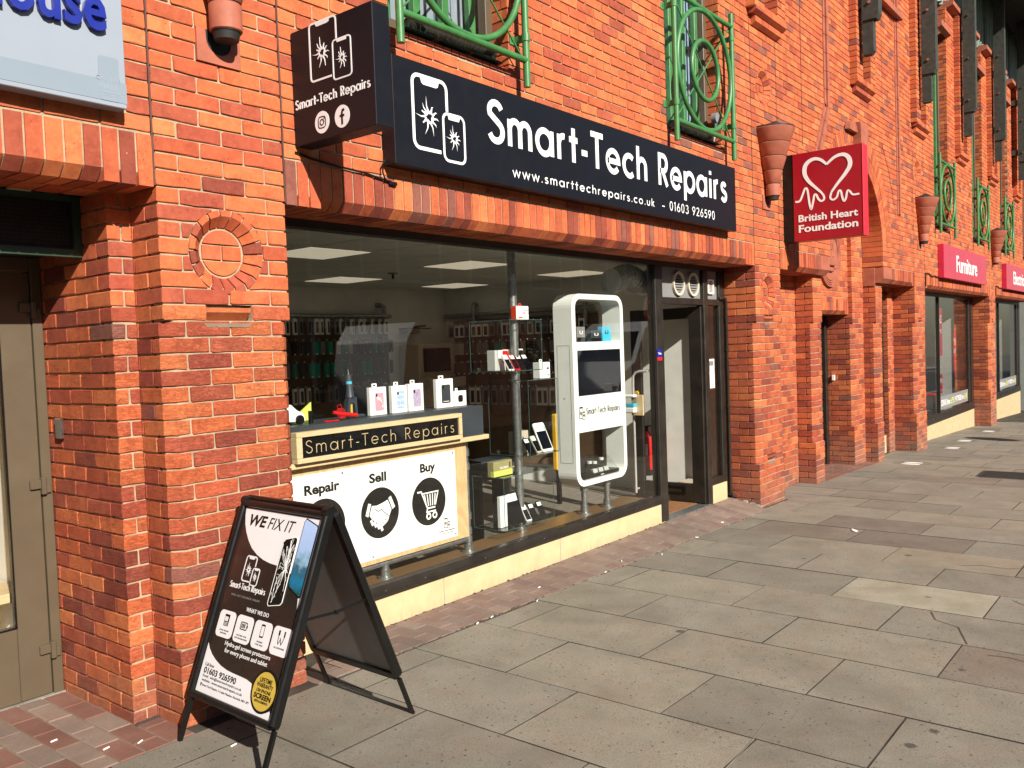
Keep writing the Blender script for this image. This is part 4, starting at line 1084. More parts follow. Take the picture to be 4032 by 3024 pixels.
MB().bbox(-1.5, .9, -.35, .4, 1.09, 1.12, .004).build('top', 'black_matte', t)
for x in (-1.4, .8): MB().box(x-.03, x+.03, -.3, .35, 0, 1.09).build('leg', 'black_matte', t)
for q, (x, y, w_, h_, mt) in enumerate(((1.55, 1.3, .16, .12, 'black_matte'), (1.80, 1.35, .2, .14, 'black_plastic'), (2.02, 1.4, .14, .08, 'slate'), (2.62, 1.4, .2, .1, 'black_matte'), (2.85, 1.45, .12, .14, 'slate'))):
    t = thing('storage_box', ['small matt black box at the left of the worktop', 'wide glossy black box on the worktop behind the heat gun', 'low slate box on the worktop behind the pink case carton', 'flat black box on the worktop by the black phone case carton', 'upright slate box at the right end of the worktop'][q], 'box', (x, y, 1.102))
    MB().bbox(-w_/2, w_/2, -.08, .08, 0, h_, .006).build('body', mt, t); MB().box(-.02, .02, -.0815, -.0802, h_*.35, h_*.6).build('sticker', 'grey', t)

# glass showcases threaded on the grey pole
t = thing('display_pole', 'tall grey metal pole carrying glass showcases, floor to ceiling in the window', 'pole', (3.325, .65, .20))
m = MB(); m.cyl((0, 0, 0), (0, 0, 2.255), .034, 18); m.cyl((0, 0, 0), (0, 0, .03), .05, 18)
for z in (.10, .47, .60, 1.19, 1.25, 1.60, 1.69): m.cyl((0, 0, z), (0, 0, z+.028), .038, 18)
m.build('tube', 'galv', t, smooth=True)
def showcase(label, x0, x1, y0, y1, z0, z1, open_=False):
    t = thing('glass_showcase', label, 'showcase', ((x0+x1)/2, (y0+y1)/2, z0), 0, 'glass showcases on the grey pole'); o = ((x0+x1)/2, (y0+y1)/2, z0); g_ = .006
    for nm, b in (('glass_shelf', (x0, x1, y0, y1, z0, z0+g_)), ('glass_top', (x0, x1, y0, y1, z1-g_, z1)), ('glass_side', (x0, x0+g_, y0, y1, z0+g_, z1-g_)), ('glass_side', (x1-g_, x1, y0, y1, z0+g_, z1-g_)), ('glass_front', (x0+g_, x1-g_, y0, y0+g_, z0+g_, z1-g_))):
        rel(o, MB().box(*b)).build(nm, 'case_glass', t)
    m = MB(); e = .0016
    for xx in (x0, x1):
        m.box(xx-e, xx+e, y0-e, y0+e, z0, z1); m.box(xx-e, xx+e, y1-e, y1+e, z0, z1)
        for zz in (z0+g_/2, z1-g_/2): m.box(xx-e, xx+e, y0+e, y1-e, zz-e*1.3, zz+e*1.3)
    for zz in (z0+g_/2, z1-g_/2): m.box(x0+e, x1-e, y0-e, y0+e, zz-e*1.4, zz+e*1.4); m.box(x0+e, x1-e, y1-e, y1+e, zz-e*1.3, zz+e*1.3)
    rel(o, m).build('glass_edge', 'glass_edge', t)
    if not open_: rel(o, MB().cyl((x0+.035, y1-.06, z0+.02), (x0+.035, y1-.045, z0+.02), .014, 12)).build('lock', 'steel', t)
    return t
showcase('upper glass showcase on the pole holding four leaning phones', 3.09, 3.49, .50, .91, 1.484, 1.885)
showcase('tall middle glass showcase on the pole holding a white tablet', 3.29, 3.68, .50, .91, .807, 1.41)
showcase('lowest glass showcase on the pole with a black tablet and three phones', 2.945, 3.58, .50, .81, .28, .687, True)
def device(name, label, cat, x, y, z, w_, h_, lean, rz, body, tagc=True, grp='phones leaning in the showcases', th=.009):
    t = thing(name, label, cat, (x, y, z), rz, grp); L = math.radians(lean); Rm = Matrix.Rotation(-L, 3, 'X')
    def tl(mb): mb.v = [tuple(Rm @ Vector(v)) for v in mb.v]; return mb
    tl(MB().prism(rrect(-w_/2, w_/2, 0, h_, w_*.12, 3), 0, th)).build('body', body, t)
    b = .004 if body == 'black_plastic' else w_*.07
    tl(MB().prism(rrect(-w_/2+b, w_/2-b, h_*.09 if body != 'black_plastic' else b, h_*(.91 if body != 'black_plastic' else 1)-b*.5, .003, 2), -.0012, 0)).build('screen', 'screen', t)
    if tagc: tl(MB().box(-w_*.42, w_*.36, -.0035, -.0014, h_*.70, h_*.93)).build('price_label', 'card_white', t)
    st = MB(); st.prism([(.0, 0), (.012, 0), (.012+h_*.55*math.sin(L), 0), (h_*.62*math.sin(L)+.01, h_*.62*math.cos(L)), (.012, .01)], -w_*.3, w_*.3, 'x'); st.build('stand', 'clear_plastic', t)
    return t
for q, (x, bd) in enumerate(((3.245, 'card_white'), (3.345, 'red'), (3.42, 'black_plastic'), (3.46, 'black_plastic'))):
    device('display_phone', ['white phone with a price label at the left of the upper showcase', 'red edged phone second from left in the upper showcase', 'black phone third from left in the upper showcase', 'black phone at the right of the upper showcase'][q], 'phone', 3.175+q*.078, .56, 1.492, .066, .145, 32, 0, bd)
device('display_phone', 'black phone with a label at the left of the middle showcase', 'phone', 3.40, .56, .815, .066, .145, 32, 0, 'black_plastic')
device('display_phone', 'gold edged phone next to the tablet in the middle showcase', 'phone', 3.50, .56, .815, .068, .155, 32, 0, 'cream_box')
device('display_tablet', 'white tablet with a label in the middle showcase', 'tablet', 3.60, .55, .815, .150, .25, 24, 0, 'card_white', grp='')
device('display_tablet', 'large black tablet leaning in the lowest showcase', 'tablet', 3.20, .57, .288, .165, .26, 18, 0, 'black_plastic', grp='')
device('display_phone', 'white phone leftmost of three in the lowest showcase', 'phone', 3.33, .56, .288, .066, .14, 30, 0, 'card_white')
device('display_phone', 'black phone in the middle of three in the lowest showcase', 'phone', 3.42, .56, .288, .066, .14, 30, 0, 'black_plastic')
device('display_phone', 'black phone rightmost of three in the lowest showcase', 'phone', 3.53, .56, .288, .066, .14, 30, 0, 'black_plastic')
def carton(label, x, y, z, w_, d_, h_, mat, name='carton'):
    t = thing(name, label, 'box', (x, y, z)); MB().bbox(-w_/2, w_/2, -d_/2, d_/2, 0, h_, .002).build('carton', mat, t); return t
c_ = carton('upright narrow white box at the left of the lowest showcase', 3.04, .60, .288, .085, .03, .24, 'card_white')
c_ = carton('white phone box with a red phone picture in the upper showcase', 3.20, .72, 1.492, .17, .08, .16, 'card_white'); MB().prism(rrect(.01, .08, .06, .155, .01, 2), -.042, -.0402).build('print', 'red', c_)
c_ = carton('white phone box with a green and black picture in the upper showcase', 3.39, .72, 1.492, .17, .08, .165, 'card_white'); MB().prism(rrect(.01, .08, .05, .155, .01, 2), -.042, -.0402).build('print', 'black_plastic', c_)
c_ = carton('cream phone box standing in the middle showcase', 3.40, .70, .815, .16, .08, .18, 'cream_box'); MB().prism(rrect(-.0, .015, .12, .135, .005, 2), -.042, -.0402).build('print', 'black_plastic', c_)
c_ = carton('red and white charging cable box on top of the upper showcase', 3.35, .60, 1.886, .16, .05, .108, 'card_white'); MB().box(-.0815, -.0802, -.025, .025, .0, .108).build('red_side', 'orange_red', c_)
m = MB(); m.box(.01, .075, -.0265, -.0253, .072, .078); m.box(.01, .03, -.0268, -.0256, .045, .065); m.box(.03, .075, -.0265, -.0253, .05, .053); m.build('print', 'pink', c_)
MB().ring(rrect(-.02, .02, .108, .13, .008, 3), rrect(-.012, .012, .113, .124, .005, 3), 0, .002).build('hang_tab', 'orange_red', c_); MB().box(-.05, .0, -.0265, -.0253, .012, .022).build('print', 'orange_red', c_)
c_ = carton('white earphone box on top of the middle showcase', 3.61, .60, 1.411, .14, .07, .13, 'card_white'); m = MB(); m.disc(.03, .08, .008, -.0365, -.0352, 10); m.disc(.045, .08, .008, -.0365, -.0352, 10); text(m, 'sudio', .02, .02, .04, .012, -.0365, .001); m.build('print', 'black_plastic', c_)
MB().ring(rrect(-.03, .01, .13, .155, .005, 3), rrect(-.02, .0, .138, .147, .003, 3), 0, .002).build('hang_tab', 'card_white', c_)
c_ = carton('olive and lime speaker box reading ROCKBOX on the low glass shelf', 3.03, .60, .69, .225, .06, .115, 'khaki'); MB().box(-.1135, .1135, -.0315, .0, .002, .045).build('lime_band', 'lime', c_)
m = MB(); text(m, 'ROCKBOX', -.035, .055, .10, .017, -.0315, .001, bold=.01); m.build('print', 'card_white', c_); MB().box(.075, .09, -.034, -.0302, .06, .10).build('strap', 'brown_case', c_)
t = thing('folded_bags', 'pile of folded dark blue bags behind the lowest showcase', 'bags', (3.75, 1.35, .55)); MB().bbox(-.22, .2, -.12, .12, 0, .06, .01).build('bag', 'slate', t); MB().bbox(-.2, .22, -.12, .12, .062, .14, .02).build('bag', 'slate', t); MB().box(-.25, .25, -.15, .15, -.02, -.002).build('tray', 'black_matte', t)
for x in (-.2, .2): MB().box(x-.02, x+.02, -.1, .1, -.568, -.02).build('leg', 'black_matte', t)

# the white kiosk with its screen
t = thing('display_kiosk', 'tall white rounded kiosk with a black screen and two open niches in the window', 'kiosk', (4.333, .50, .20)); kx, ky, kz = 4.333, .50, .20
out = rrect(-.412, .412, .262, 1.905, .12, 8)
m = MB()
def panel_with_holes(m, y0, y1, holes, outer, inner_side=None):
    pass
sh = MB().ring(out, rrect(-.357, .362, .262+.045, 1.905-.045, .075, 8), 0, .19); sh.build('shell', 'kiosk_white', t)
MB().box(-.36, .365, .002, .188, 1.42, 1.495).build('shelf', 'kiosk_white', t)
MB().box(-.36, .365, .002, .188, .725, 1.42).build('panel', 'kiosk_white', t)
MB().bbox(-.343, .342, -.003, .001, 1.037, 1.424, .002).build('screen', 'screen', t)
m = MB(); stext(m, 'Smart-Tech Repairs', -.235, .873, .545, .055, .0048, -.0015, .001, gap=.12); phones(m, -.345, -.255, .835, .945, .005, -.0015, .001); m.build('lettering', 'black_plastic', t)
for x in (-.17, .20):
    m = MB(); m.cyl((x, .095, 0), (x, .095, .012), .062, 20); m.cyl((x, .095, .012), (x, .095, .262), .026, 16); m.cyl((x, .095, .012), (x, .095, .07), .036, 16); m.cyl((x, .095, .2), (x, .095, .262), .036, 16); m.cyl((x, .095, .15), (x, .095, .158), .029, 16)
    m.build('pipe_leg', 'galv', t, smooth=True)
m = MB(); m.ring([(.03, .47), (.03, 1.47), (.16, 1.47), (.16, .47)], [(.032, .472), (.032, 1.468), (.158, 1.468), (.158, .472)], -.4135, -.4118, 'x'); m.cyl((-.4135, .10, 1.02), (-.4118, .10, 1.02), .006, 10); m.build('access_panel', 'grey', t)
m = MB()
for x in (-.2, .2): m.cyl((x, .06, 1.855), (x, .06, 1.8605), .012, 10)
m.build('downlight', 'steel', t)
def smallbox(label, x, w_, h_, mat, mat2, ltr, y=.56, z=1.697):
    t = thing('gadget_box', label, 'box', (x, y, z)); MB().bbox(-w_/2, w_/2, 0, .05, 0, h_, .002).build('carton', mat, t); MB().box(-w_/2, w_/2, -.0012, -.0002, 0, h_*.3).build('base_band', mat2, t)
    m = MB(); text(m, ltr, -w_*.2, h_*.5, w_*.4, h_*.25, -.002, .001, bold=.02); m.build('print', 'card_white' if mat != 'cyan' else 'black_plastic', t)
smallbox('dark grey gadget box with a U mark at the left of the kiosk shelf', 4.145, .125, .13, 'grey', 'black_plastic', 'U'); smallbox('slate blue gadget box in the middle of the kiosk shelf', 4.385, .165, .098, 'slate', 'black_plastic', 'U'); smallbox('bright blue gadget box with a U mark on the kiosk shelf', 4.555, .14, .13, 'cyan', 'cyan', 'U')
t = thing('earbud_stand', 'clear sloped display stand with white earbuds on a black base in the kiosk niche', 'display stand', (4.36, .56, .508))
MB().bbox(-.28, .29, -.03, .10, 0, .035, .003).build('base', 'black_plastic', t)
m = MB(); m.prism([(-.27, .036), (-.22, .18), (.10, .18), (.28, .036)], .09, .094); m.prism([(-.27, .036), (-.22, .18), (.10, .18), (.28, .036)], -.026, -.022); m.build('cover', 'clear_plastic', t)
m = MB(); m.prism([(-.24, .04), (-.18, .16), (-.02, .16), (.08, .04)], .07, .088); m.build('backing', 'black_matte', t)
for x, z in ((-.12, .13), (-.04, .12), (.07, .14)): MB().tube([(x, .02, z-.01), (x, .02, z+.012)], .022, 12).build('earbud_case', 'card_white', t, smooth=True)
for x in (-.07, .02, .11): MB().prism([(x-.035, .036), (x-.05, .07), (x+.02, .07), (x+.035, .036)], -.012, .01).build('price_card', 'card_white', t)
m = MB(); text(m, 'sudio', -.02, .01, .05, .013, -.0315, .001); m.build('print', 'card_white', t)

# soap dispenser on the door handle, extinguisher, stickers, notice, downpipe
t = thing('soap_dispenser', 'white hand sanitiser dispenser with blue gel on a wooden block at the door handle', 'dispenser', (5.93, 1.10, .93))
MB().bbox(-.005, .015, -.10, .04, -.03, .19, .002).build('mount_board', 'pine', t); MB().bbox(-.075, -.006, -.03, .10, .0, .06, .01).build('base', 'card_white', t); MB().bbox(-.072, -.008, -.028, .098, .061, .10, .004).build('gel', 'cyan', t)
MB().bbox(-.072, -.008, -.028, .098, .101, .165, .004).build('reservoir', 'clear_plastic', t); MB().bbox(-.076, -.004, -.032, .102, .166, .195, .008).build('lid', 'card_white', t)
t = thing('fire_extinguisher', 'red fire extinguisher hanging on the white wall behind the open door', 'fire extinguisher', (6.50, 1.30, .20))
m = MB().tube([(0, 0, 0), (0, 0, .02), (0, 0, .40), (0, 0, .45), (0, 0, .47)], .07, 20, radii=[.066, .07, .07, .045, .02]); m.build('body', 'red', t, smooth=True)
MB().tube([(0, 0, -.03), (0, 0, .035)], .072, 20, radii=[.072, .072]).build('base', 'black_plastic', t); MB().bbox(-.075, -.068, -.05, .05, .2, .33, .002).build('paper_label', 'card_white', t)
m = MB(); m.bbox(-.02, .02, -.02, .02, .47, .52, .005); m.tube([(0, .02, .52), (0, -.08, .535)], .008, 8); m.tube([(0, .02, .50), (0, .09, .46), (0, .10, .3), (0, .095, .12)], .01, 8); m.build('valve_and_hose', 'black_plastic', t)
t = thing('contact_sticker', 'blue and red card payment sticker on the black post beside the kiosk', 'sticker', (5.10, .3295, 1.53)); MB().prism(rrect(-.046, .046, .0, .075, .008, 3), -.001, .0).build('blue_part', 'blue', t); MB().prism(rrect(-.046, .046, -.03, -.001, .006, 3), -.001, .0).build('red_part', 'red', t)
m = MB(); text(m, 'Visa', -.03, .025, .06, .022, -.002, .001, bold=.02); m.build('print', 'card_white', t)
t = thing('notice_frame', 'small grey framed paper notice on the narrow side window by the door', 'notice', (6.235, .371, 1.17)); MB().box(-.06, .10, -.001, .0, -.0, .31).build('paper', 'card_white', t)
MB().ring(rrect(-.07, .11, -.01, .32, .006, 2), rrect(-.058, .098, .002, .308, .004, 2), -.005, .0015).build('frame', 'steel', t)
m = MB(); m.box(-.045, .085, -.002, -.0011, .235, .285); [m.box(-.045, .085, -.002, -.0011, z, z+.006) for z in (.215, .20, .185, .03, .045)]; m.build('print', 'grey', t)
t = thing('downpipe', 'thin black pipe running down the pillar beside the shop door', 'pipe', (6.545, .33, 0))
m = MB().tube([(-.115, .01, 2.105), (-.07, -.012, 2.115), (-.02, -.014, 2.105), (0, -.012, 2.06), (0, -.012, .05), (.02, -.03, .0), (.06, -.06, -.02)], .018, 10); m.build('pipe', 'black_frame', t, smooth=True)
m = MB()
for z in (.35, .95, 1.55, 1.9): m.cyl((0, -.012, z), (0, -.012, z+.02), .023, 10)
m.build('clip', 'black_frame', t)

# interior wall displays: pegboards with hanging packs
ORD = ['first', 'second', 'third', 'fourth', 'fifth', 'sixth', 'seventh', 'eighth', 'ninth', 'tenth', 'eleventh', 'twelfth', 'thirteenth', 'fourteenth', 'fifteenth', 'sixteenth', 'seventeenth', 'eighteenth', 'nineteenth', 'twentieth', 'twenty first', 'twenty second', 'twenty third', 'twenty fourth']
CN = {'card_white': 'white', 'grey': 'grey', 'brown_case': 'brown', 'teal': 'teal', 'black_plastic': 'black', 'slate': 'slate blue', 'cream_box': 'cream'}
def pegboard(label, mtx, W, rows, grp, seed, side_):
    t = thing('pegboard', label, 'display board', mtx=mtx); rr = random.Random(seed)
    MB().box(0, W, .0, .02, .2, 2.05).build('board', 'cork', t)
    m = MB().cyl((-.1, -.06, 2.12), (W, -.06, 2.12), .028, 12)
    for x in (W*.17, W*.93):
        m.tube([(x, .1, 2.26), (x, -.02, 2.26), (x+.03, -.06, 2.24), (x+.03, -.06, 2.12), (x+.03, -.06, 1.9)], .03, 12); m.cyl((x, .09, 2.26), (x, .06, 2.26), .065, 16)
    m.build('pipe_rail', 'galv', t, smooth=True)
    m = MB()
    for ri, (z, h_) in enumerate(rows):
        for k in range(int(W/.11)): m.tube([(k*.11+.05, 0, z+h_+.01), (k*.11+.05, -.16, z+h_+.01), (k*.11+.05, -.17, z+h_+.03)], .004, 5)
    m.build('hooks', 'steel', t)
    for ri, (z, h_) in enumerate(rows):
        row = ['top', 'second', 'third', 'lowest'][ri]; x = .04; items = []
        while x < W-.08:
            wd = .075 if ri == 0 else rr.uniform(.065, .1)
            mt = rr.choice([['card_white', 'card_white', 'card_white', 'grey'], ['grey', 'brown_case', 'teal', 'black_plastic', 'slate', 'cream_box'], ['black_plastic', 'grey', 'teal', 'brown_case', 'slate'], ['card_white', 'grey', 'slate']][ri])
            items.append((x, wd, mt)); x += wd+rr.uniform(.0, .05)
        for k, (x, wd, mt) in enumerate(items):
            o_ = ORD[k] if side_ == 'left' else ORD[len(items)-1-k]
            p = thing('hanging_pack', '%s pack, %s from %s, %s row of %s' % (CN[mt], o_, side_, row, grp), 'phone case pack', mtx=mtx @ Matrix.Translation((x, -.15, z)) @ Matrix.Rotation(rr.uniform(.25, .6), 4, 'Z'), group='%s row of packs on the %s' % (row, grp))
            MB().box(0, wd, 0, .022, 0, h_).build('pack', mt, p)
            if ri in (0, 3): MB().prism(rrect(wd*.2, wd*.8, h_*.12, h_*.82, .006, 2), -.002, -.0002).build('window', rr.choice(['black_plastic', 'black_plastic', 'brown_case']), p)
            else: MB().box(wd*.3, wd*.6, -.002, -.0002, h_*.02, h_*.12).build('price_tag', 'card_white', p)
rows = [(1.90, .18), (1.67, .15), (1.41, .165), (1.12, .18)]
pegboard('brown pegboard of hanging phone cases on the back wall of the shop', Matrix.Translation((3.55, 4.38, 0)), 1.93, rows, 'back wall board', 5, 'right')
pegboard('brown pegboard of hanging accessories on the right wall of the shop', Matrix.Translation((6.57, 4.25, 0)) @ Matrix.Rotation(-math.pi/2, 4, 'Z'), 2.3, [(1.83, .16), (1.60, .15), (1.34, .15), (.95, .22)], 'right wall board', 9, 'left')
t = thing('arcade_cabinet', 'pale arcade cabinet with a dark screen and red and blue buttons against the back wall', 'arcade machine', (5.98, 4.15, -.018))
MB().bbox(-.30, .36, -.1, .25, 0, 1.78, .015).build('cabinet', 'cream_box', t); MB().bbox(-.22, .28, -.112, -.099, 1.42, 1.72, .004).build('screen', 'screen', t); MB().bbox(-.30, .36, -.30, -.101, 1.22, 1.34, .01).build('control_panel', 'cream_box', t)
for q in range(12):
    s = q//6; MB().cyl((-.16+.34*s+(q % 3)*.045, -.27+((q % 6)//3)*.06, 1.34), (-.16+.34*s+(q % 3)*.045, -.27+((q % 6)//3)*.06, 1.352), .016, 12).build('button', 'red' if not s else 'blue', t)
t = thing('wall_bracket', 'grey television wall bracket above the arcade cabinet', 'bracket', (5.85, 4.38, 1.90)); MB().bbox(-.13, .13, -.08, .04, 0, .06, .004).build('box', 'grey', t); MB().cyl((-.22, -.05, .065), (.36, -.05, .065), .008, 8).build('bar', 'black_plastic', t); MB().cyl((.0, -.09, .08), (.22, -.09, .10), .015, 8).build('arm', 'black_plastic', t)
t = thing('yellow_holder', 'yellow plastic wall holder seen through the lower kiosk niche', 'holder', (5.4, 1.75, .35)); MB().bbox(-.06, .06, -.03, .03, 0, .6, .01).build('body', 'yellow', t); MB().box(-.02, .02, -.02, .02, -.368, .0).build('leg', 'black_plastic', t)
t = thing('cardboard_tray', 'flat cardboard box on the floor behind the door glass', 'box', (6.38, .62, -.018)); MB().bbox(-.18, .18, -.16, .2, 0, .17, .004).build('carton', 'cream_box', t)

# ------------------------------------------------------------------ signs
t = thing('fascia_sign', 'long black fascia sign lettered Smart-Tech Repairs with a broken phones emblem', 'shop sign', (1.37, 0, 2.716)); o = (1.37, 0, 2.716)
rel(o, MB().bbox(1.37, 5.905, -.105, -.003, 2.716, 3.322, .003)).build('panel', 'sign_black', t)
m = MB(); stext(m, 'Smart-Tech Repairs', 2.185, 2.975, 3.515, .262, .042, -.108, .004, gap=.135); rel(o, m).build('lettering', 'sign_white', t)
m = MB(); stext(m, 'www.smarttechrepairs.co.uk', 2.42, 2.783, 1.875, .062, .0085, -.107, .003, gap=.22); stext(m, '-', 4.42, 2.783, .055, .062, .0085, -.107, .003); stext(m, '01603 926590', 4.555, 2.783, .875, .078, .0085, -.107, .003, gap=.14)
rel(o, m).build('web_address', 'sign_white', t)
m = MB(); phones(m, 1.512, 1.965, 2.785, 3.258, .021, -.107, .003); rel(o, m).build('emblem', 'sign_white', t)
t = thing('projecting_sign', 'black double sided projecting sign with white Smart-Tech Repairs lettering and round badges', 'projecting sign', (.765, 0, 2.727), -math.pi/2)
# local x runs out of the wall, local -y faces the camera side
MB().bbox(.004, .61, 0, .108, 0, .57, .003).build('panel', 'sign_black', t)
m = MB(); stext(m, 'Smart-Tech Repairs', .022, .180, .556, .046, .0075, -.002, .003, gap=.12); m.build('lettering', 'sign_white', t)
m = MB(); phones(m, .148, .458, .262, .575-.0, .0095, -.002, .003); m.build('emblem', 'sign_white', t)
m = MB(); m.disc(.222, .084, .054, -.0015, .001, 40); m.disc(.372, .084, .054, -.0015, .001, 40); bd = m.build('badge', 'sign_white', t)
m = MB(); m.ring(rrect(.193, .251, .055, .113, .016, 4), rrect(.197, .247, .059, .109, .013, 4), -.003, -.0016); m.ring([(.222+.016*math.cos(a*.314), .084+.016*math.sin(a*.314)) for a in range(20)], [(.222+.0115*math.cos(a*.314), .084+.0115*math.sin(a*.314)) for a in range(20)], -.0031, -.0016); m.disc(.239, .101, .003, -.0032, -.0016, 10)
m.stroke([(.372, .046), (.372, .10), (.377, .112), (.390, .114)], .011, -.003); m.stroke([(.357, .088), (.389, .088)], .009, -.0034); m.build('badge_symbol', 'sign_black', bd)
# red heart sign
t = thing('projecting_sign', 'red projecting sign with a white heart line and British Heart Foundation lettering', 'projecting sign', (7.40, 0, 2.722), -math.pi/2)
MB().bbox(.118, .853, -.0, .165, 0, .953, .003).build('panel', 'red_sign', t); MB().bbox(.0, .117, .005, .16, .0, .955, .003).build('bracket_box', 'black_plastic', t)
MB().bbox(.8535, .862, -.004, .169, -.002, .955, .002).build('front_edge', 'red_bright', t)
m = MB()
hp = [(.142, .434), (.19, .437), (.222, .50), (.250, .562), (.276, .545), (.295, .40), (.313, .335), (.333, .40), (.350, .478), (.372, .480), (.392, .435), (.420, .408), (.450, .418), (.452, .455), (.425, .50)]
m.stroke(smooth_path(hp), .020, -.004, .006)
m.stroke(smooth_path([(.82, .431), (.755, .432), (.725, .470), (.700, .476), (.682, .40), (.662, .376), (.645, .42), (.632, .485), (.610, .486), (.59, .43), (.560, .405), (.530, .412), (.520, .440), (.535, .49)]), .019, -.0042, .006)
L_ = [(.425, .50), (.36, .565), (.29, .64), (.25, .72), (.255, .80), (.30, .85), (.365, .868), (.43, .845), (.487, .79)]
Rr = [(.535, .49), (.60, .57), (.68, .66), (.73, .74), (.725, .81), (.69, .855), (.64, .868), (.57, .85), (.487, .79)]
wds = [.022, .028, .036, .042, .044, .040, .034, .030, .024]
for q_, P in enumerate((L_, Rr)):
    sp_ = smooth_path([(p[0], p[1], w_) for p, w_ in zip(P, wds)]); m.stroke([(p[0], p[1]) for p in sp_], [p[2] for p in sp_], -.0048-.0004*q_, .006)
m.build('heart_line', 'card_white', t)
m = MB(); text(m, 'British Heart', .173, .206, .63, .078, -.004, .006, bold=.02); text(m, 'Foundation', .173, .092, .63, .082, -.0042, .006, bold=.02); m.build('lettering', 'card_white', t)
# pale blue sign, furniture and electrical signs
t = thing('name_board', 'pale blue board with raised dark blue letters above the left doorway', 'shop sign', (-.155, 0, 2.725))
MB().bbox(-2.6, 0, -.08, -.004, 0, 1.15, .003).build('panel', 'pale_blue_sign', t); MB().box(-2.6, -.0, -.0815, -.0802, .02, .105).build('lower_band', 'pale_blue_sign2', t); MB().prism(rrect(-.115, -.03, .02, .20, .012, 3), -.0825, -.0817).build('patch', 'pale_blue_sign2', t)
m = MB(); text(m, 'house', -.56, .29, .48, .19, -.105, .022, bold=.02); m.build('lettering', 'blue', t)
m = MB(); text(m, 'CASTLE', -.128, .10, .10, .018, -.0832, .0006); text(m, 'MALL', -.115, .066, .08, .02, -.0832, .0006); text(m, 'NORWICH', -.098, .04, .07, .007, -.0832, .0006); m.box(-.105, -.03, -.0834, -.0828, .052, .055); m.build('ghost_print', 'pale_blue_sign', t)
for q, (x, wd, s, lx, lw, lab) in enumerate(((14.69, 3.91, 'Furniture', 1.02, 1.90, 'wide crimson sign reading Furniture over the second shop window'), (21.10, 3.91, 'Electrical', .97, 2.0, 'crimson sign reading Electrical at the far right edge'))):
    t = thing('fascia_sign', lab, 'shop sign', (x, 0, 2.635)); MB().bbox(0, wd, -.10, -.003, 0, .595, .004).build('panel', 'pink_sign', t)
    m = MB(); text(m, s, lx, .138, lw, .31, -.103, .004, bold=.01); m.build('lettering', 'card_white', t)
# loose cable on the lintel
t = thing('sign_cable', 'black cable sagging along the lintel between the two black signs', 'cable', (.8, 0, 2.67))
m = MB().tube([(-.04, -.006, .03), (.06, -.01, .012), (.25, -.01, -.004), (.42, -.012, -.012), (.55, -.01, -.03), (.62, -.008, -.035)], .006, 6); m.tube([(.56, -.03, .075), (.535, -.035, .045), (.54, -.03, .0), (.565, -.02, -.03), (.60, -.01, -.038)], .005, 6); m.bbox(.60, .66, -.022, -.004, -.055, -.035, .004); m.build('cable', 'black_plastic', t)
for q, (x, lab) in enumerate(((13.72, 'thin black cable looping up to the crimson Furniture sign'), (20.22, 'thin black cable looping up to the crimson Electrical sign'))):
    t = thing('sign_cable', lab, 'cable', (x, 0, 2.45)); MB().tube([(.04, -.006, 0), (.03, -.008, .12), (.05, -.01, .225), (.25, -.01, .23), (.45, -.012, .19), (.68, -.012, .20), (.98, -.01, .19)], .012, 6).build('cable', 'black_plastic', t)

# ------------------------------------------------------------------ upper windows, guards, uplighters
for xo, wi, far in ((.685, 0, 0), (13.735, 2, 1), (20.22, 4, 1)):
    for d in (.775, 4.065):
        x0, x1 = xo+d, xo+d+1.1; top = 6.2 if xo < 1 else 7.62
        sb = MB()
        for i in range(15):
            a = x0+i*.0735; sb.prism([(-.012, 3.49), (-.012, 3.515), (.10, 3.56), (.2, 3.56), (.2, 3.49)], a+.003, min(a+.068, x1), 'x')
        sill_ = MB().box(x0, x1, .0, .2, 3.47, 3.505).build('sill', 'mortar', bld); sb.c = [PAL['r']]*len(sb.v); sb.build('sill_bricks', 'brick', sill_, 'stuff')
        f = MB(); f.bbox(x0+.0, x0+.07, .13, .20, 3.56, top, .004); f.bbox(x1-.07, x1, .13, .20, 3.56, top, .004); f.bbox(x0+.07, x1-.07, .13, .20, 3.56, 3.64, .004)
        wf = f.build('window_frame', 'brown_door', bld)
        g_ = MB()
        for q in (.10, .36, .62, .88): g_.bbox(x0+q, x0+q+.06, .145, .19, 3.64, top, .003)
        g_.build('mullion', 'green_paint', wf)
        MB().box(x0+.07, x1-.07, .168, .174, 3.64, top).build('pane', 'window_glass', wf)
        cm = 'light_blue' if d > 1 and xo < 1 else 'pale_blue_sign'
        bl = MB()
        for q in range(12): bl.box(x0+.07+q*.08, x0+.13+q*.08, .215+.01*(q % 2), .222+.01*(q % 2), 3.6, top)
        bl.build('blind', cm if not far else 'grey_board', wf)
        MB().tube([(x0+.22, .07, 3.615), (x1-.08, .07, 3.615)], .034, 12).build('sill_tube', 'black_frame', wf, smooth=True)
        m = MB()
        for q in range(3): m.bbox(x0+.12+q*.31, x0+.38+q*.31, -.02, .03, 3.535, 3.55, .003)
        for q in range(26): m.cyl((x0+.12+q*.035, .005, 3.55), (x0+.12+q*.035+R.uniform(-.02, .02), R.uniform(-.05, .05), 3.60), .0022, 4)
        m.build('bird_strip', 'dark_green', wf)
        MB().box(x0, x1, .23, .26, 3.4, top).build('window_back', 'black_matte', wf)
t = thing('floodlight', 'small round grey lamp with a white cable in the right window of the repair shop', 'lamp', (5.78, .02, 3.80)); MB().cyl((0, -.02, 0), (.0, .03, 0), .052, 20).build('head', 'grey', t, smooth=True); MB().cyl((-.0, .0, -.10), (0, 0, -.05), .016, 10).build('neck', 'steel', t); MB().tube([(0, 0, -.10), (-.01, .01, -.16), (-.015, .02, -.24)], .006, 6).build('cable', 'card_white', t)

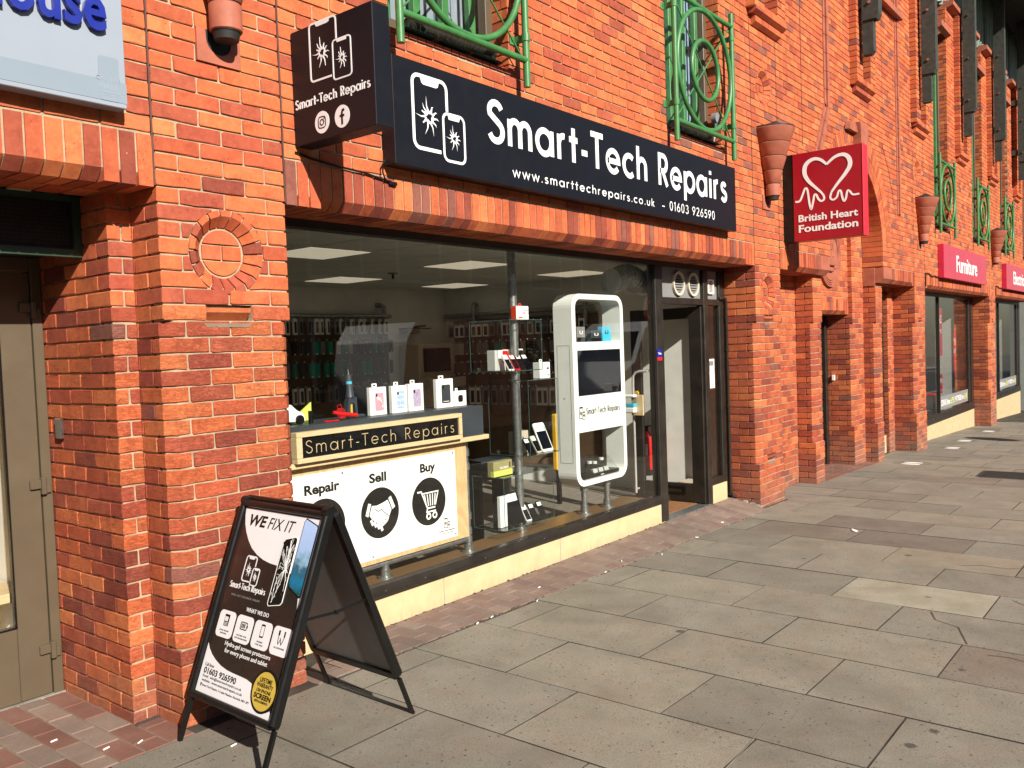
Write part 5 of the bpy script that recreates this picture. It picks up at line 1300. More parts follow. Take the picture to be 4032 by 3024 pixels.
def guard(x, label):
    t = thing('window_guard', label, 'window guard', (x, -.10, 3.40), 0, 'green tube guards across the upper windows')
    W = 1.168; ps = MB().cyl((0, 0, 0), (0, 0, 1.39), .024, 14); ps.build('post', 'green_paint', t, smooth=True)
    MB().cyl((W, 0, 0), (W, 0, 1.39), .024, 14).build('post', 'green_paint', t, smooth=True)
    for z in (.175, 1.265): MB().cyl((0, 0, z), (W, 0, z), .0225, 12).build('rail', 'green_paint', t, smooth=True)
    cx, cz = W/2, .72
    for r_, rt_ in ((.53, .0215), (.262, .0215)):
        MB().tube([(cx+r_*1.02*math.cos(a*math.pi/28), 0, cz+r_*math.sin(a*math.pi/28)) for a in range(56)], rt_, 10, closed=True).build('hoop', 'green_paint', t, smooth=True)
    for a, b in (((0, .175), (W, 1.265)), ((0, 1.265), (W, .175))): MB().tube([(a[0], .018, a[1]), (b[0], .018, b[1])], .007, 6).build('cross_rod', 'green_paint', t)
    for xx in (0, W):
        for z in (.30, 1.13):
            s = -1 if xx == 0 else 1
            m = MB(); m.cyl((xx, 0, z), (xx, 0, z+.05), .029, 14); m.box(xx-.004, xx+.004, .0, .10, z, z+.05); m.bbox(xx-.05, xx+.0, .092, .0995, z-.005, z+.055, .002); m.cyl((xx-.03, .088, z+.025), (xx-.03, .093, z+.025), .008, 8)
            m.build('bracket', 'green_paint', t)
    return t
g0 = guard(1.452, 'green hooped window guard above the left end of the black fascia sign')
for x, lab in ((4.742, 'green hooped window guard above the right end of the black fascia sign'), (14.50, 'green hooped window guard above the left end of the Furniture sign'), (17.79, 'green hooped window guard above the right end of the Furniture sign'), (20.99, 'farthest green hooped window guard, at the right edge above the Electrical sign')):
    copy_thing(g0, (x, -.10, 3.40), label=lab)
def uplighter(x, label):
    t = thing('uplighter', label, 'wall lamp', (x, -.075, 3.17), 0, 'terracotta cone uplighters on the brick pillars')
    zs_ = [(0, .074), (.13, .075), (.27, .105), (.41, .145), (.55, .19), (.70, .24)]
    for i in range(len(zs_)-1):
        (a, ra), (b, rb) = zs_[i], zs_[i+1]
        MB().tube([(0, 0, a+.004), (0, 0, a+.008), (0, 0, b-.008), (0, 0, b-.003)], 1, 28, radii=[ra-.004, ra, rb, rb-.004]).build('cone_ring', 'terracotta', t, smooth=True)
    MB().tube([(0, 0, a) for a, b in zs_[:-1]]+[(0, 0, .69)], 1, 20, radii=[b-.007 for a, b in zs_[:-1]]+[.228]).build('core', 'black_matte', t)
    MB().tube([(0, 0, -.035), (0, 0, .004)], 1, 20, radii=[.055, .064]).build('lower_socket', 'black_matte', t, smooth=True)
    m = MB(); m.tube([(0, 0, .697), (0, 0, .715)], 1, 24, radii=[.235, .235]); m.add([(-.16, -.16, .715), (.16, -.16, .715), (.16, .07, .715), (-.16, .07, .715), (0, -.04, .79)], [(0, 1, 4), (1, 2, 4), (2, 3, 4), (3, 0, 4)]); m.build('cap', 'black_matte', t)
    m = MB(); P = [(-.115, -.13), (.115, -.13), (.115, .02), (-.115, .02)]
    a_ = [(.066*math.cos(math.radians(a)), -.02+.066*math.sin(math.radians(a))) for a in range(180, 361, 15)]
    m.prism([(-.115, -.13), (.115, -.13), (.115, .02), (.068, .02)]+a_[::-1]+[(-.068, .02), (-.115, .02)], .064, .080); m.build('backplate', 'terracotta', t)
    m = MB(); m.prism(a_+[(.066, .02), (-.066, .02)], .0715, .0735); m.build('recess_shade', 'black_matte', t)  # flat black sheet painted as the shade in the backplate's half-round cutout
    return t
u0_ = uplighter(.345, 'terracotta uplighter at the top of the leftmost pillar, only its foot in view')
for x, lab in ((6.93, 'large terracotta cone uplighter between the black fascia sign and the red heart sign'), (13.40, 'terracotta cone uplighter left of the Furniture sign'), (19.88, 'farthest terracotta cone uplighter, between the two crimson signs')): copy_thing(u0_, (x, -.075, 3.17), label=lab)

# ------------------------------------------------------------------ left doorway
XR = -.1155
lf = MB(); lf.bbox(-.165, XR, .93, 1.0, .0, 2.2, .004); lf.bbox(-2.6, -.166, .93, 1.0, 2.13, 2.2, .004); dfr = lf.build('door_frame', 'brown_door', bld)
d = MB(); d.bbox(-.318, -.170, .935, .985, .012, 2.125, .004); d.bbox(-1.15, -.3185, .937, .983, .012, .385, .003); d.bbox(-1.15, -.3185, .937, .983, 2.02, 2.125, .003); d.bbox(-1.25, -1.12, .935, .985, .012, 2.125, .004)
ld = d.build('door', 'brown_door', bld)
MB().box(-1.12, -.318, .955, .961, .385, 2.02).build('door_pane', 'window_glass', ld)
m = MB(); m.box(-.326, -.318, .931, .938, .385, 2.02); m.box(-1.12, -.318, .931, .938, .380, .388); m.build('glazing_bead', 'black_plastic', ld)
for z in (.22, 1.05, 1.93):
    m = MB(); m.bbox(-.225, -.172, .918, .934, z, z+.045, .003); m.bbox(-.176, -.152, .905, .932, z-.03, z+.055, .004); m.bbox(-.152, -.128, .915, .930, z-.025, z+.02, .003); m.build('hinge', 'brown_door', ld)
MB().box(-2.6, XR, .92, 1.02, -.02, .008).build('door_step', 'cement', bld)
m = MB(); m.ring([(-2.6, 2.16), (XR, 2.16), (XR, 2.44), (-2.6, 2.44)], [(-2.5, 2.195), (XR-.035, 2.195), (XR-.035, 2.415), (-2.5, 2.415)], .475, .51); gf = m.build('grille_frame', 'dark_green', bld)
m = MB()
for q in range(60): m.box(XR-.04-q*.018, XR-.0385-q*.018, .488, .490, 2.195, 2.415)
for q in range(12): m.box(-1.3, XR-.036, .490, .492, 2.20+q*.018, 2.2015+q*.018)
m.build('mesh', 'black_frame', gf); MB().box(-2.5, XR-.03, .505, .508, 2.19, 2.42).build('grille_back', 'black_matte', gf); MB().box(-2.6, XR, .51, 1.0, 2.2, 2.24).build('soffit', 'black_matte', bld)
kp = thing('door_sensor', 'small grey metal plate on the brick jamb beside the left door', 'sensor', (XR+.003, .80, 1.30)); MB().bbox(-.018, 0, -.03, .035, 0, .10, .003).build('body', 'steel', kp)
MB().box(-2.6, .0, 1.02, 4.4, -.02, -.0).build('hall_floor', 'pine', bld); MB().box(-2.6, -.0, 3.0, 3.1, 0, 2.6).build('hall_wall', 'pine', bld); MB().box(-.1, .1, 1.02, 3.0, -.1, 2.6).build('hall_wall', 'wall_white', bld)
sh_ = thing('hall_bench', 'pale wooden ledge seen through the left door glass', 'bench', (-.45, 1.5, 0)); MB().bbox(-.4, .33, -.2, .25, .42, .47, .004).build('seat', 'pine', sh_); MB().bbox(-.38, .3, .20, .24, .0, .42, .003).build('back_panel', 'card_white', sh_)

# ------------------------------------------------------------------ passage door, lower openings, second and third shops
m = MB(); m.bbox(9.25, 9.35, .78, .86, -.23, 2.0, .004); m.bbox(10.66, 10.765, .66, .78, -.25, 2.0, .004); m.box(9.35, 10.66, .80, .84, -.22, 1.97); m.build('passage_door', 'black_frame', bld)
MB().bbox(10.735, 10.762, .56, .60, 1.02, 1.10, .003).build('card_reader', 'card_white', bld)
m = MB(); m.bbox(12.60, 12.70, .40, .5, -.0, 2.45, .004); m.bbox(11.6, 12.60, .42, .5, 2.3, 2.45, .004); m.bbox(11.6, 12.6, .38, .5, .02, .10, .004); m.build('window_frame', 'black_frame', bld)
MB().box(11.6, 12.6, .44, .446, .1, 2.3).build('window_pane', 'window_glass', bld); MB().box(11.6, 12.72, .39, .5, -.32, .02).build('stall_riser', 'cream', bld); MB().box(11.6, 12.7, .9, .95, -.1, 2.5).build('back_wall', 'black_matte', bld)
for q, xo in enumerate((13.745, 20.232)):
    W = 5.785
    MB().box(xo, xo+W, .335, .45, -.70, -.062).build('stall_riser', 'cream', bld)
    f = MB(); f.prism([(.318, -.062), (.318, -.04), (.327, -.03), (.327, .08), (.35, .095), (.40, .095), (.40, -.062)], xo, xo+W, 'x'); f.box(xo, xo+W, .335, .42, 2.36, 2.46); f.box(xo, xo+.05, .335, .42, .095, 2.36); f.bbox(xo+W-.52, xo+W-.36, .335, .42, .095, 2.36, .005); f.bbox(xo+W-.22, xo+W, .335, .42, .095, 2.36, .005); f.box(xo+2.52, xo+2.56, .335, .40, .095, 2.36)
    wf = f.build('window_frame', 'black_frame', bld)
    m = MB()
    for k in range(17): m.cyl((xo+.2+k*.34, .327, .02), (xo+.2+k*.34, .322, .02), .016, 8)
    m.build('bolt', 'steel', wf)
    MB().box(xo+.05, xo+W-.1, .362, .370, .095, 2.36).build('window_pane', 'window_glass', bld)
    MB().box(xo+2.58, xo+W-.54, .3575, .3610, .14, .40).build('window_banner', 'grey', bld)
    m = MB()
    if q == 0:
        text(m, 'SOFAS from', xo+2.70, .205, .80, .12, .3555, .001, bold=.012); text(m, 'MATTRESSES from', xo+3.95, .215, .85, .11, .3555, .001, bold=.012)
    else: text(m, 'SOFAS from', xo+2.70, .205, .80, .12, .3555, .001, bold=.012); text(m, 'MATTRESSES from', xo+3.95, .215, .85, .11, .3555, .001, bold=.012)
    m.build('banner_print', 'card_white', bld)
    m = MB(); text(m, '£95' if q == 0 else '£60', xo+3.58, .20, .30, .13, .3555, .001, bold=.02); text(m, '£45' if q == 0 else '£40', xo+4.86, .21, .28, .12, .3555, .001, bold=.02); m.build('banner_price', 'lime', bld)
    MB().box(xo, xo+W, .42, 4.4, -.16, -.10).build('shop_floor', 'floor_plank', bld); MB().box(xo, xo+W, 4.3, 4.4, -.1, 2.6).build('back_wall', 'black_matte', bld)
    MB().box(xo+W-.10, xo+W, .45, 4.3, -.1, 2.6).build('party_wall', 'wall_white', bld); MB().box(xo, xo+W, .42, 4.3, 2.47, 2.52).build('ceiling', 'ceiling_tile', bld); MB().box(xo-.3, xo+.0, .42, 4.3, -.1, 2.6).build('party_wall', 'wall_white', bld)
# what stands in the second shop
t = thing('furniture_poster', 'tall red sale poster inside the Furniture shop window', 'poster', (16.42, .40, 1.20)); MB().box(0, .42, 0, .004, 0, .95).build('sheet', 'pink_sign', t); m = MB(); text(m, 'SALE', .05, .65, .3, .16, -.002, .001, bold=.01); text(m, 'HALF PRICE', .05, .45, .3, .08, -.002, .001); m.build('print', 'card_white', t)
t = thing('red_arrow_sign', 'red double pointed hanging sign in the Furniture shop window', 'sign', (17.82, .40, 1.05)); MB().prism([(0, .45), (.14, .75), (.28, .45), (.24, 0), (.14, -.35), (.04, 0)], 0, .006).build('sheet', 'red_bright', t); m = MB(); text(m, 'YES', .06, .34, .16, .14, -.002, .001, bold=.02); text(m, 'GIFT AID', .05, .16, .18, .1, -.002, .001, bold=.02); m.build('print', 'card_white', t)
t = thing('small_red_sign', 'small crimson notice low in the Furniture shop window', 'sign', (16.44, .40, .45)); MB().box(0, .36, 0, .004, 0, .38).build('sheet', 'pink_sign', t); m = MB(); text(m, 'OPEN', .05, .2, .26, .1, -.002, .001, bold=.01); m.build('print', 'card_white', t)
t = thing('armchair', 'dark blue armchair in the Furniture shop window', 'armchair', (15.6, 1.3, -.10)); MB().bbox(-.45, .45, -.4, .4, .12, .45, .08).build('seat', 'slate', t); MB().bbox(-.45, .45, .25, .45, .40, 1.0, .08).build('backrest', 'slate', t)
for x in (-.52, .36): MB().bbox(x, x+.17, -.4, .45, .12, .65, .05).build('armrest', 'slate', t)
t = thing('red_chair', 'red wooden chair in the Furniture shop window', 'chair', (17.5, .85, -.10))
MB().bbox(-.22, .22, -.2, .2, .45, .49, .01).build('seat', 'red', t); MB().bbox(-.22, .22, .17, .21, .5, 1.15, .01).build('backrest', 'red', t)
for x in (-.2, .17):
    for y in (-.19, .16): MB().box(x, x+.035, y, y+.035, 0, .45).build('leg', 'brown_case', t)
t = thing('white_cabinet', 'white turned leg side table in the Furniture shop window', 'table', (14.45, .8, -.10)); MB().bbox(-.3, .3, -.25, .25, .68, .74, .01).build('top', 'card_white', t)
for x in (-.27, .23):
    for y in (-.22, .18): MB().box(x, x+.05, y, y+.05, 0, .68).build('leg', 'card_white', t)
t = thing('crystal_garland', 'white ruffled hanging ornament in the Furniture shop window', 'ornament', (15.1, .55, 1.15)); m = MB()
for q in range(26): m.cyl((R.uniform(-.1, .1), R.uniform(-.05, .05), .03*q), (R.uniform(-.12, .12), R.uniform(-.05, .05), .03*q+.06), .03, 6, .01)
m.build('tassels', 'card_white', t)
t = thing('easel', 'brown wooden easel with a round red sign in the third shop window', 'easel', (22.4, .8, -.10)); m = MB(); m.tube([(-.3, 0, 0), (0, .1, 1.7)], .02, 6); m.tube([(.3, 0, 0), (0, .1, 1.7)], .02, 6); m.tube([(0, .5, 0), (0, .1, 1.65)], .02, 6); m.build('legs', 'brown_case', t); MB().disc(-.1, .95, .2, -.03, -.01, 24).build('round_board', 'red', t)

# ------------------------------------------------------------------ A-board on the pavement
U = Vector((math.sin(-.0252), -math.cos(-.0252), 0)); Nh = Vector((math.cos(.0252), -math.sin(.0252), 0))
tilt = .3751; V = Vector((math.sin(tilt)*Nh.x, math.sin(tilt)*Nh.y, math.cos(tilt))); Yv = V.cross(U)
O = Vector((-.0125, -.1249, .2077))
ab = thing('a_board', 'black A-frame pavement sign with a WE FIX IT phone repair poster', 'pavement sign', (O.x, O.y, 0))
def leaf(o, u, v, y):
    e = bpy.data.objects.new('leaf', None)
    M = Matrix(((u.x, y.x, v.x, o.x), (u.y, y.y, v.y, o.y), (u.z, y.z, v.z, o.z), (0, 0, 0, 1)))
    return M
Mf = leaf(O, U, V, Yv)
AO = Vector((O.x, O.y, 0))
def put(mb, M): mb.v = [tuple((M @ Vector(p))-AO) for p in mb.v]; return mb
def frame_leaf(M, poster_side=True):
    m = MB(); y0, y1 = -.012, .022; x0, x1, z0, z1 = -.034, .608, -.030, .858
    # rounded snap-frame profiles
    def bar(a, b, r=.017):
        m.tube([a, b], r, 10)
    m.ring(rrect(x0, x1, z0, z1, .03, 4), rrect(-.001, .575, -.001, .822, .002, 4), y0+.006, y1)
    for a, b in (((x0+.017, 0, z0), (x0+.017, 0, z1)), ((x1-.017, 0, z0), (x1-.017, 0, z1))): m.tube([(a[0], -.004, a[2]+.02), (b[0], -.004, b[2]-.02)], .0165, 12)
    m.tube([(x0+.03, -.004, z1-.019), (x1-.03, -.004, z1-.019)], .0165, 12); m.tube([(x0+.03, -.004, z0+.016), (x1-.03, -.004, z0+.016)], .0165, 12)
    fo = put(m, M).build('frame', 'black_plastic', ab, smooth=True)
    back = put(MB().box(.0, .574, .003, .008, .0, .821), M).build('back_panel', 'grey' if not poster_side else 'black_matte', ab)
    for x in (x0+.012, x1-.012):
        put(MB().box(x-.011, x+.011, .002, .016, -.232, -.028), M).build('leg', 'black_plastic', ab)
    return back
bp_ = frame_leaf(Mf)
# second leaf: mirrored about the hinge
top = O+V*.855
V2 = Vector((-V.x, -V.y, V.z)); Y2 = V2.cross(-U)
top2 = top+Nh*.035
O3 = top2+U*.574-V2*.855
Mb = Matrix(((-U.x, Y2.x, V2.x, O3.x), (-U.y, Y2.y, V2.y, O3.y), (-U.z, Y2.z, V2.z, O3.z), (0, 0, 0, 1)))
frame_leaf(Mb, False)
Mi = Mb
put(MB().box(-.03, .60, .0, .014, -.235, -.22), Mb).build('foot_bar', 'black_plastic', ab)
hg = MB()
for x in (-.03, .57): hg.tube([(O+V*.852+U*x), (O+V*.852+U*(x+.035))], .022, 12)
hg.tube([O+V*.862+U*-.02+Nh*.017, O+V*.862+U*.6+Nh*.017], .014, 10)
hg.v = [tuple(Vector(p)-AO) for p in hg.v]; hg.build('hinge', 'black_plastic', ab, smooth=True)
st = MB()
for uu in (.59, -.015):
    a = O+V*.40+U*uu; b = top2+V2*-.45+U*uu; st.tube([a, (a+b)/2+Vector((0, 0, -.012)), b], .007, 6); st.tube([(a+b)/2+U*-.006+Vector((0, 0, -.012)), (a+b)/2+U*.012+Vector((0, 0, -.012))], .009, 8)
st.v = [tuple(Vector(p)-AO) for p in st.v]; st.build('stay', 'black_plastic', ab)
# poster and its print
k = N('poster_dark'); tc = k.n('ShaderNodeTexCoord').outputs['Object']
k.l(k.ramp(k.noise(tc, 3.2, 2), [(.4, (.018, .014, .013)), (.62, (.030, .016, .013)), (.8, (.075, .022, .014))]), k.b.inputs['Base Color']); k.b.inputs['Roughness'].default_value = .25; MAT['poster_dark'] = k.m  # brownish glow of a reflection painted into the dark print colour
simple('poster_white', (.74, .72, .74), .3, 0, .02)
po = put(MB().box(.0, .574, -.0005, .002, .0, .821), Mf).build('poster', 'poster_dark', ab)
m = MB()
m.prism([(.004, .818), (.012, .785), (.03, .745), (.055, .71), (.09, .675), (.13, .645), (.18, .622), (.235, .606), (.29, .598), (.345, .595), (.42, .59), (.47, .565), (.515, .53), (.54, .49), (.552, .44), (.572, .51), (.572, .818)], -.0015, -.0007)
m.prism([(.002, .205), (.02, .185), (.05, .165), (.09, .147), (.14, .132), (.19, .124), (.24, .121), (.29, .120), (.34, .118), (.384, .110), (.392, .08), (.41, .05), (.44, .03), (.48, .02), (.52, .022), (.545, .035), (.56, .012), (.574, .001), (.002, .001)], -.0015, -.0007)
for q in range(4):
    cx = .092+.1365*q; m.prism(rrect(cx-.062, cx+.062, .245, .360, .022, 4), -.0015, -.0007)
phones(m, .112, .236, .487, .613, .0058, -.0016, .0008)
stext(m, 'Smart-Tech Repairs', .041, .462, .271, .027, .0034, -.0016, .0008)
text(m, 'WHAT WE DO', .213, .378, .166, .018, -.0016, .0008, bold=.01); text(m, 'Hydra-gel screen protectors', .125, .213, .338, .024, -.0016, .0008, bold=.01); text(m, 'for every phone and tablet', .136, .185, .318, .024, -.0016, .0008, bold=.01)
put(m, Mf).build('white_print', 'poster_white', po)
m = MB(); text(m, "WE'LL GET YOU BACK ONLINE", .070, .428, .22, .009, -.0016, .0008); put(m, Mf).build('grey_print', 'grey', po)
m = MB()
text(m, 'WE', .058, .742, .134, .052, -.0024, .0008, bold=.03, shear=.2); text(m, 'FIX IT', .204, .742, .196, .050, -.0024, .0008, shear=.25)
text(m, 'Call Now', .024, .112, .07, .014, -.0024, .0008); text(m, '01603 926590', .026, .081, .25, .027, -.0024, .0008, bold=.02); text(m, 'Email : info@smarttechrepairs.co.uk', .029, .063, .30, .014, -.0024, .0008); text(m, 'website : www.smarttechrepairs.co.uk', .030, .045, .312, .014, -.0024, .0008); text(m, 'Smart-Tech Repairs, 3 Castle Meadow, Norwich, NR1 3PY', .042, .026, .36, .012, -.0024, .0008)
m.disc(.032, .036, .005, -.0024, -.0016, 10); m.prism([(.028, .033), (.036, .033), (.032, .024)], -.0024, -.0016)
for cx, a, b in ((.092, 'LOGIC BOARD', 'REPAIRS'), (.2285, 'BATTERY FOR', 'LIFE PROGRAMME'), (.365, 'PHONES', 'FOR SALE'), (.5015, 'ACCESSORIES', '')):
    w1 = len(a)*.0066; text(m, a, cx-w1/2, .272, w1, .006, -.0024, .0008)
    if b: w1 = len(b)*.0066; text(m, b, cx-w1/2, .260, w1, .006, -.0024, .0008)
m.box(.075, .11, -.0024, -.0016, .295, .345)
m.ring(rrect(.202, .252, .300, .334, .006, 3), rrect(.206, .248, .304, .330, .004, 3), -.0024, -.0016); m.box(.2525, .257, -.0024, -.0016, .312, .322)
for q in range(3): m.box(.211+q*.010, .217+q*.010, -.0024, -.0016, .308, .326)
m.ring(rrect(.352, .378, .293, .348, .004, 3), rrect(.354, .376, .299, .341, .001, 3), -.0024, -.0016)
m.stroke([(.483, .325), (.483, .30), (.488, .29), (.494, .30), (.498, .315), (.503, .30), (.508, .29), (.514, .30), (.520, .322)], .003, -.0024); m.box(.478, .488, -.0026, -.0016, .325, .345); m.box(.516, .524, -.0026, -.0016, .322, .345)
put(m, Mf).build('black_print', 'black_plastic', po)
m = MB()
for q in range(5): m.box(.079+q*.005, .081+q*.005, -.0034, -.0025, .315, .335)
for q in range(3): m.box(.078, .105, -.0034, -.0025, .298+q*.005, .3+q*.005)
put(m, Mf).build('circuit_print', 'poster_white', po)
m = MB().disc(.479, .098, .076, -.0030, -.0022, 40); put(m, Mf).build('round_badge', 'gold', po)
m = MB(); m.ring([(.479+.086*math.cos(a*.157), .098+.086*math.sin(a*.157)) for a in range(40)], [(.479+.0765*math.cos(a*.157), .098+.0765*math.sin(a*.157)) for a in range(40)], -.0029, -.0018)
text(m, 'LIFETIME', .437, .131, .084, .018, -.0040, .0008, bold=.01); text(m, 'WARRANTY', .424, .111, .11, .017, -.0040, .0008, bold=.01); text(m, 'ON IPHONE', .430, .091, .098, .014, -.0040, .0008, bold=.01); text(m, 'SCREEN', .421, .066, .116, .021, -.0040, .0008, bold=.03); text(m, 'REPLACEMENTS', .434, .052, .09, .009, -.0040, .0008, bold=.01); put(m, Mf).build('badge_print', 'black_plastic', po)
# broken phone and new phone pictures
def quadp(P): return P
m = MB(); m.prism([(.352, .700), (.362, .712), (.430, .728), (.442, .72), (.446, .452), (.436, .440), (.360, .425), (.350, .434)], -.0034, -.0026); ph = put(m, Mf).build('broken_phone', 'black_plastic', po)
m = MB()
m.stroke([(.352, .700), (.362, .712), (.430, .728), (.442, .72), (.446, .452), (.436, .440), (.360, .425), (.350, .434), (.352, .69)], .003, -.0040)
rr = random.Random(3); cx, cz = .412, .592
for q in range(34):
    a = rr.uniform(0, 6.28); P = [(cx, cz)]; r_ = 0
    for s in range(rr.randint(3, 6)):
        r_ += rr.uniform(.012, .035); a += rr.uniform(-.25, .25); x, z = cx+r_*math.cos(a)*.8, cz+r_*math.sin(a)*1.35
        if not (.355 < x < .44 and .435 < z < .715): break
        P.append((x, z))
    if len(P) > 1: m.stroke(P, .0011, -.0042-.0001*(q % 4), .0008)
for q in range(20):
    x, z = rr.uniform(.358, .436), rr.uniform(.44, .71); m.stroke([(x, z), (x+rr.uniform(-.02, .02), z+rr.uniform(-.03, .03))], .0010, -.0041, .0008)
m.disc(cx, cz, .008, -.0045, -.0036, 7)
put(m, Mf).build('crack_print', 'card_white', ph)
m = MB(); m.prism([(.458, .800), (.468, .815), (.551, .792), (.558, .782), (.556, .490), (.548, .486), (.462, .520), (.455, .53)], -.0034, -.0026); pn_ = put(m, Mf).build('new_phone', 'black_plastic', po)
k = N('sky_screen'); tc = k.n('ShaderNodeTexCoord').outputs['Object']; sx = k.n('ShaderNodeSeparateXYZ'); k.l(tc, sx.inputs[0])
mr = k.n('ShaderNodeMapRange'); mr.inputs[1].default_value = .66; mr.inputs[2].default_value = .97; k.l(sx.outputs[2], mr.inputs[0])
nn = k.n('ShaderNodeMath', operation='ADD'); k.l(mr.outputs[0], nn.inputs[0]); n2 = k.n('ShaderNodeMath', operation='MULTIPLY_ADD'); k.l(k.noise(tc, 30, 5), n2.inputs[0]); n2.inputs[1].default_value = .5; n2.inputs[2].default_value = -.25; k.l(n2.outputs[0], nn.inputs[1])
k.l(k.ramp(nn.outputs[0], [(.0, (.01, .06, .06)), (.2, (.01, .16, .30)), (.36, (.03, .10, .16)), (.46, (.20, .36, .50)), (.6, (.34, .48, .76)), (1, (.42, .55, .85))]), k.b.inputs['Base Color']); k.b.inputs['Roughness'].default_value = .25; MAT['sky_screen'] = k.m
put(MB().prism([(.462, .798), (.470, .809), (.547, .788), (.553, .78), (.551, .497), (.545, .493), (.466, .525), (.460, .533)], -.0044, -.0036), Mf).build('screen_picture', 'sky_screen', pn_)

# ------------------------------------------------------------------ pavement details
for q, (x, y, a) in enumerate(((4.15, -.16, .4), (4.9, -.10, 1.9), (1.9, -.11, .3), (2.05, -.10, .25), (2.5, -.12, .5), (3.4, -.09, .2), (-.42, .35, .1), (-.32, .08, .2), (-.2, .02, .5), (5.6, -.02, 2.2), (2.75, .05, .1), (.02, -.35, .15), (3.75, -.02, .6))):
    z = gz(x)+(.006 if not (.69 < x < 6.5 and y > -.085) else .006+(zs_shop(x, y)-gz(x)))
    t = thing('cigarette_butt', 'white cigarette end lying in the dirt along the brick paving', 'litter', (x, y, z), a, 'cigarette ends along the shop front'); MB().cyl((-.014, 0, 0), (.014, 0, 0), .0038, 8).build('butt', 'card_white', t)
t = thing('paper_scrap', 'torn white paper scrap lying on the grey slabs', 'litter', (5.92, -1.15, gz(5.92)+.003), .4); MB().add([(-.06, -.02, 0), (-.02, -.035, .002), (.03, -.02, .0), (.07, .01, .006), (.02, .02, .0), (-.04, .01, .004)], [(0, 1, 2, 3, 4, 5)]).build('scrap', 'card_white', t)
t = thing('drain_cover', 'dark rectangular metal cover set flush in the pavement on the right', 'drain cover', (10.5, -1.9, gz(10.5)))
MB().bbox(-.36, .33, -.75, .55, -.01, .0065, .002).build('plate', 'cover_metal', t)
m = MB()
for q in range(12): m.box(-.33+q*.055, -.305+q*.055, -.7, .5, .0066, .0095)
m.build('ribs', 'cover_metal', t)
def footprints(x, y, r_, label, rz=0.):
    t = thing('floor_sticker', label, 'floor sticker', (x, y, gz(x)+.003), rz, 'grey distancing stickers on the pavement')
    m = MB().prism([(r_*math.cos(a*.2618), r_*math.sin(a*.2618)) for a in range(24)], 0, .0012, 'z'); m.build('disc', 'slab_dark', t)
    m = MB()
    for s in (-1, 1): m.prism([(s*r_*.30+.24*r_*math.cos(a*.314)*.8, .5*r_*math.sin(a*.314)) for a in range(20)], .0013, .0025, 'z')
    m.build('feet', 'card_white', t); return t
footprints(11.31, -.34, .26, 'grey round floor sticker with two white footprints, nearest the camera on the right'); footprints(13.9, -.35, .22, 'grey floor sticker with footprints in front of the Furniture window, left one'); footprints(15.4, -.25, .22, 'grey floor sticker with footprints in front of the Furniture window, middle one'); footprints(17.9, -.22, .22, 'grey floor sticker with footprints before the right end of the Furniture window')
m = MB()
def gline(m, P, wd):
    for (x0, y0), (x1, y1) in zip(P, P[1:]):
        L = math.hypot(x1-x0, y1-y0); nx, ny = -(y1-y0)/L*wd/2, (x1-x0)/L*wd/2
        m.add([(x0+nx, y0+ny, gz(x0)+.0030), (x0-nx, y0-ny, gz(x0)+.0030), (x1-nx, y1-ny, gz(x1)+.0030), (x1+nx, y1+ny, gz(x1)+.0030)], [(0, 1, 2, 3)])
gline(m, [(1.0, -1.87), (1.27, -2.11)], .003); m.build('scratch_mark', 'slab_pale', pav)
m = MB(); gline(m, [(1.02, -2.14), (1.27, -2.13), (1.56, -2.10)], .004); m.build('scratch_mark', 'slab_pale', pav)
for P in ([(3.0, -2.72), (3.02, -2.82), (2.98, -2.93), (3.05, -3.05), (3.01, -3.2)], [(4.2, -2.66), (4.1, -2.75), (4.12, -2.86), (4.0, -2.98)], [(3.66, -2.3), (3.5, -2.36), (3.42, -2.5), (3.30, -2.54), (3.13, -2.60)], [(5.0, -2.2), (5.1, -2.32), (5.08, -2.5), (5.2, -2.62)]):
    m = MB(); gline(m, P, .005); m.build('crack', 'joint_dirt', pav)
m = MB()
for q in range(26):
    y = R.uniform(.0, .20); s = R.uniform(.008, .03); z = -.115+y*.25+R.uniform(-.02, .03); m.bbox(6.575+R.uniform(-.006, .004), 6.60, y-s, y+s, z-s*.6, z+s*.6, s*.3)
m.build('cement_patch', 'cement', bld)
# thin weathered scratch lines and dirt along the wall foot
m = MB()
for q in range(150):
    x = R.uniform(1.0, 6.5); y = -.09+R.uniform(-.008, .006); s = R.uniform(.003, .009); z = gz(x)-.001
    m.bbox(x-s, x+s*R.uniform(1, 2.5), y-s*.7, y+s*.7, z-s*.5, z+s*.6, s*.2)
for q in range(90):
    x = R.uniform(.75, 6.5); y = .325+R.uniform(-.02, .006); s = R.uniform(.002, .007); z = zs_shop(x, y); m.bbox(x-s, x+s*2, y-s, y+s, z-s*.5, z+s*.7, s*.2)
for q in range(60):
    x = R.uniform(6.62, 7.3); s = R.uniform(.003, .010); y = R.uniform(-.02, .0); z = gz(x); m.bbox(x-s, x+s*2, y-s, y+s, z-s*.5, z+s*.7, s*.2)
for q in range(50):
    x = R.uniform(-.12, 0.0); y = R.uniform(.2, .23) ; s = R.uniform(.003, .007); z = gz(x); m.bbox(x-s, x+s*2, y-s, y+s, z-s*.5, z+s*.7, s*.2)
m.build('grit', 'dirt', None, 'stuff')

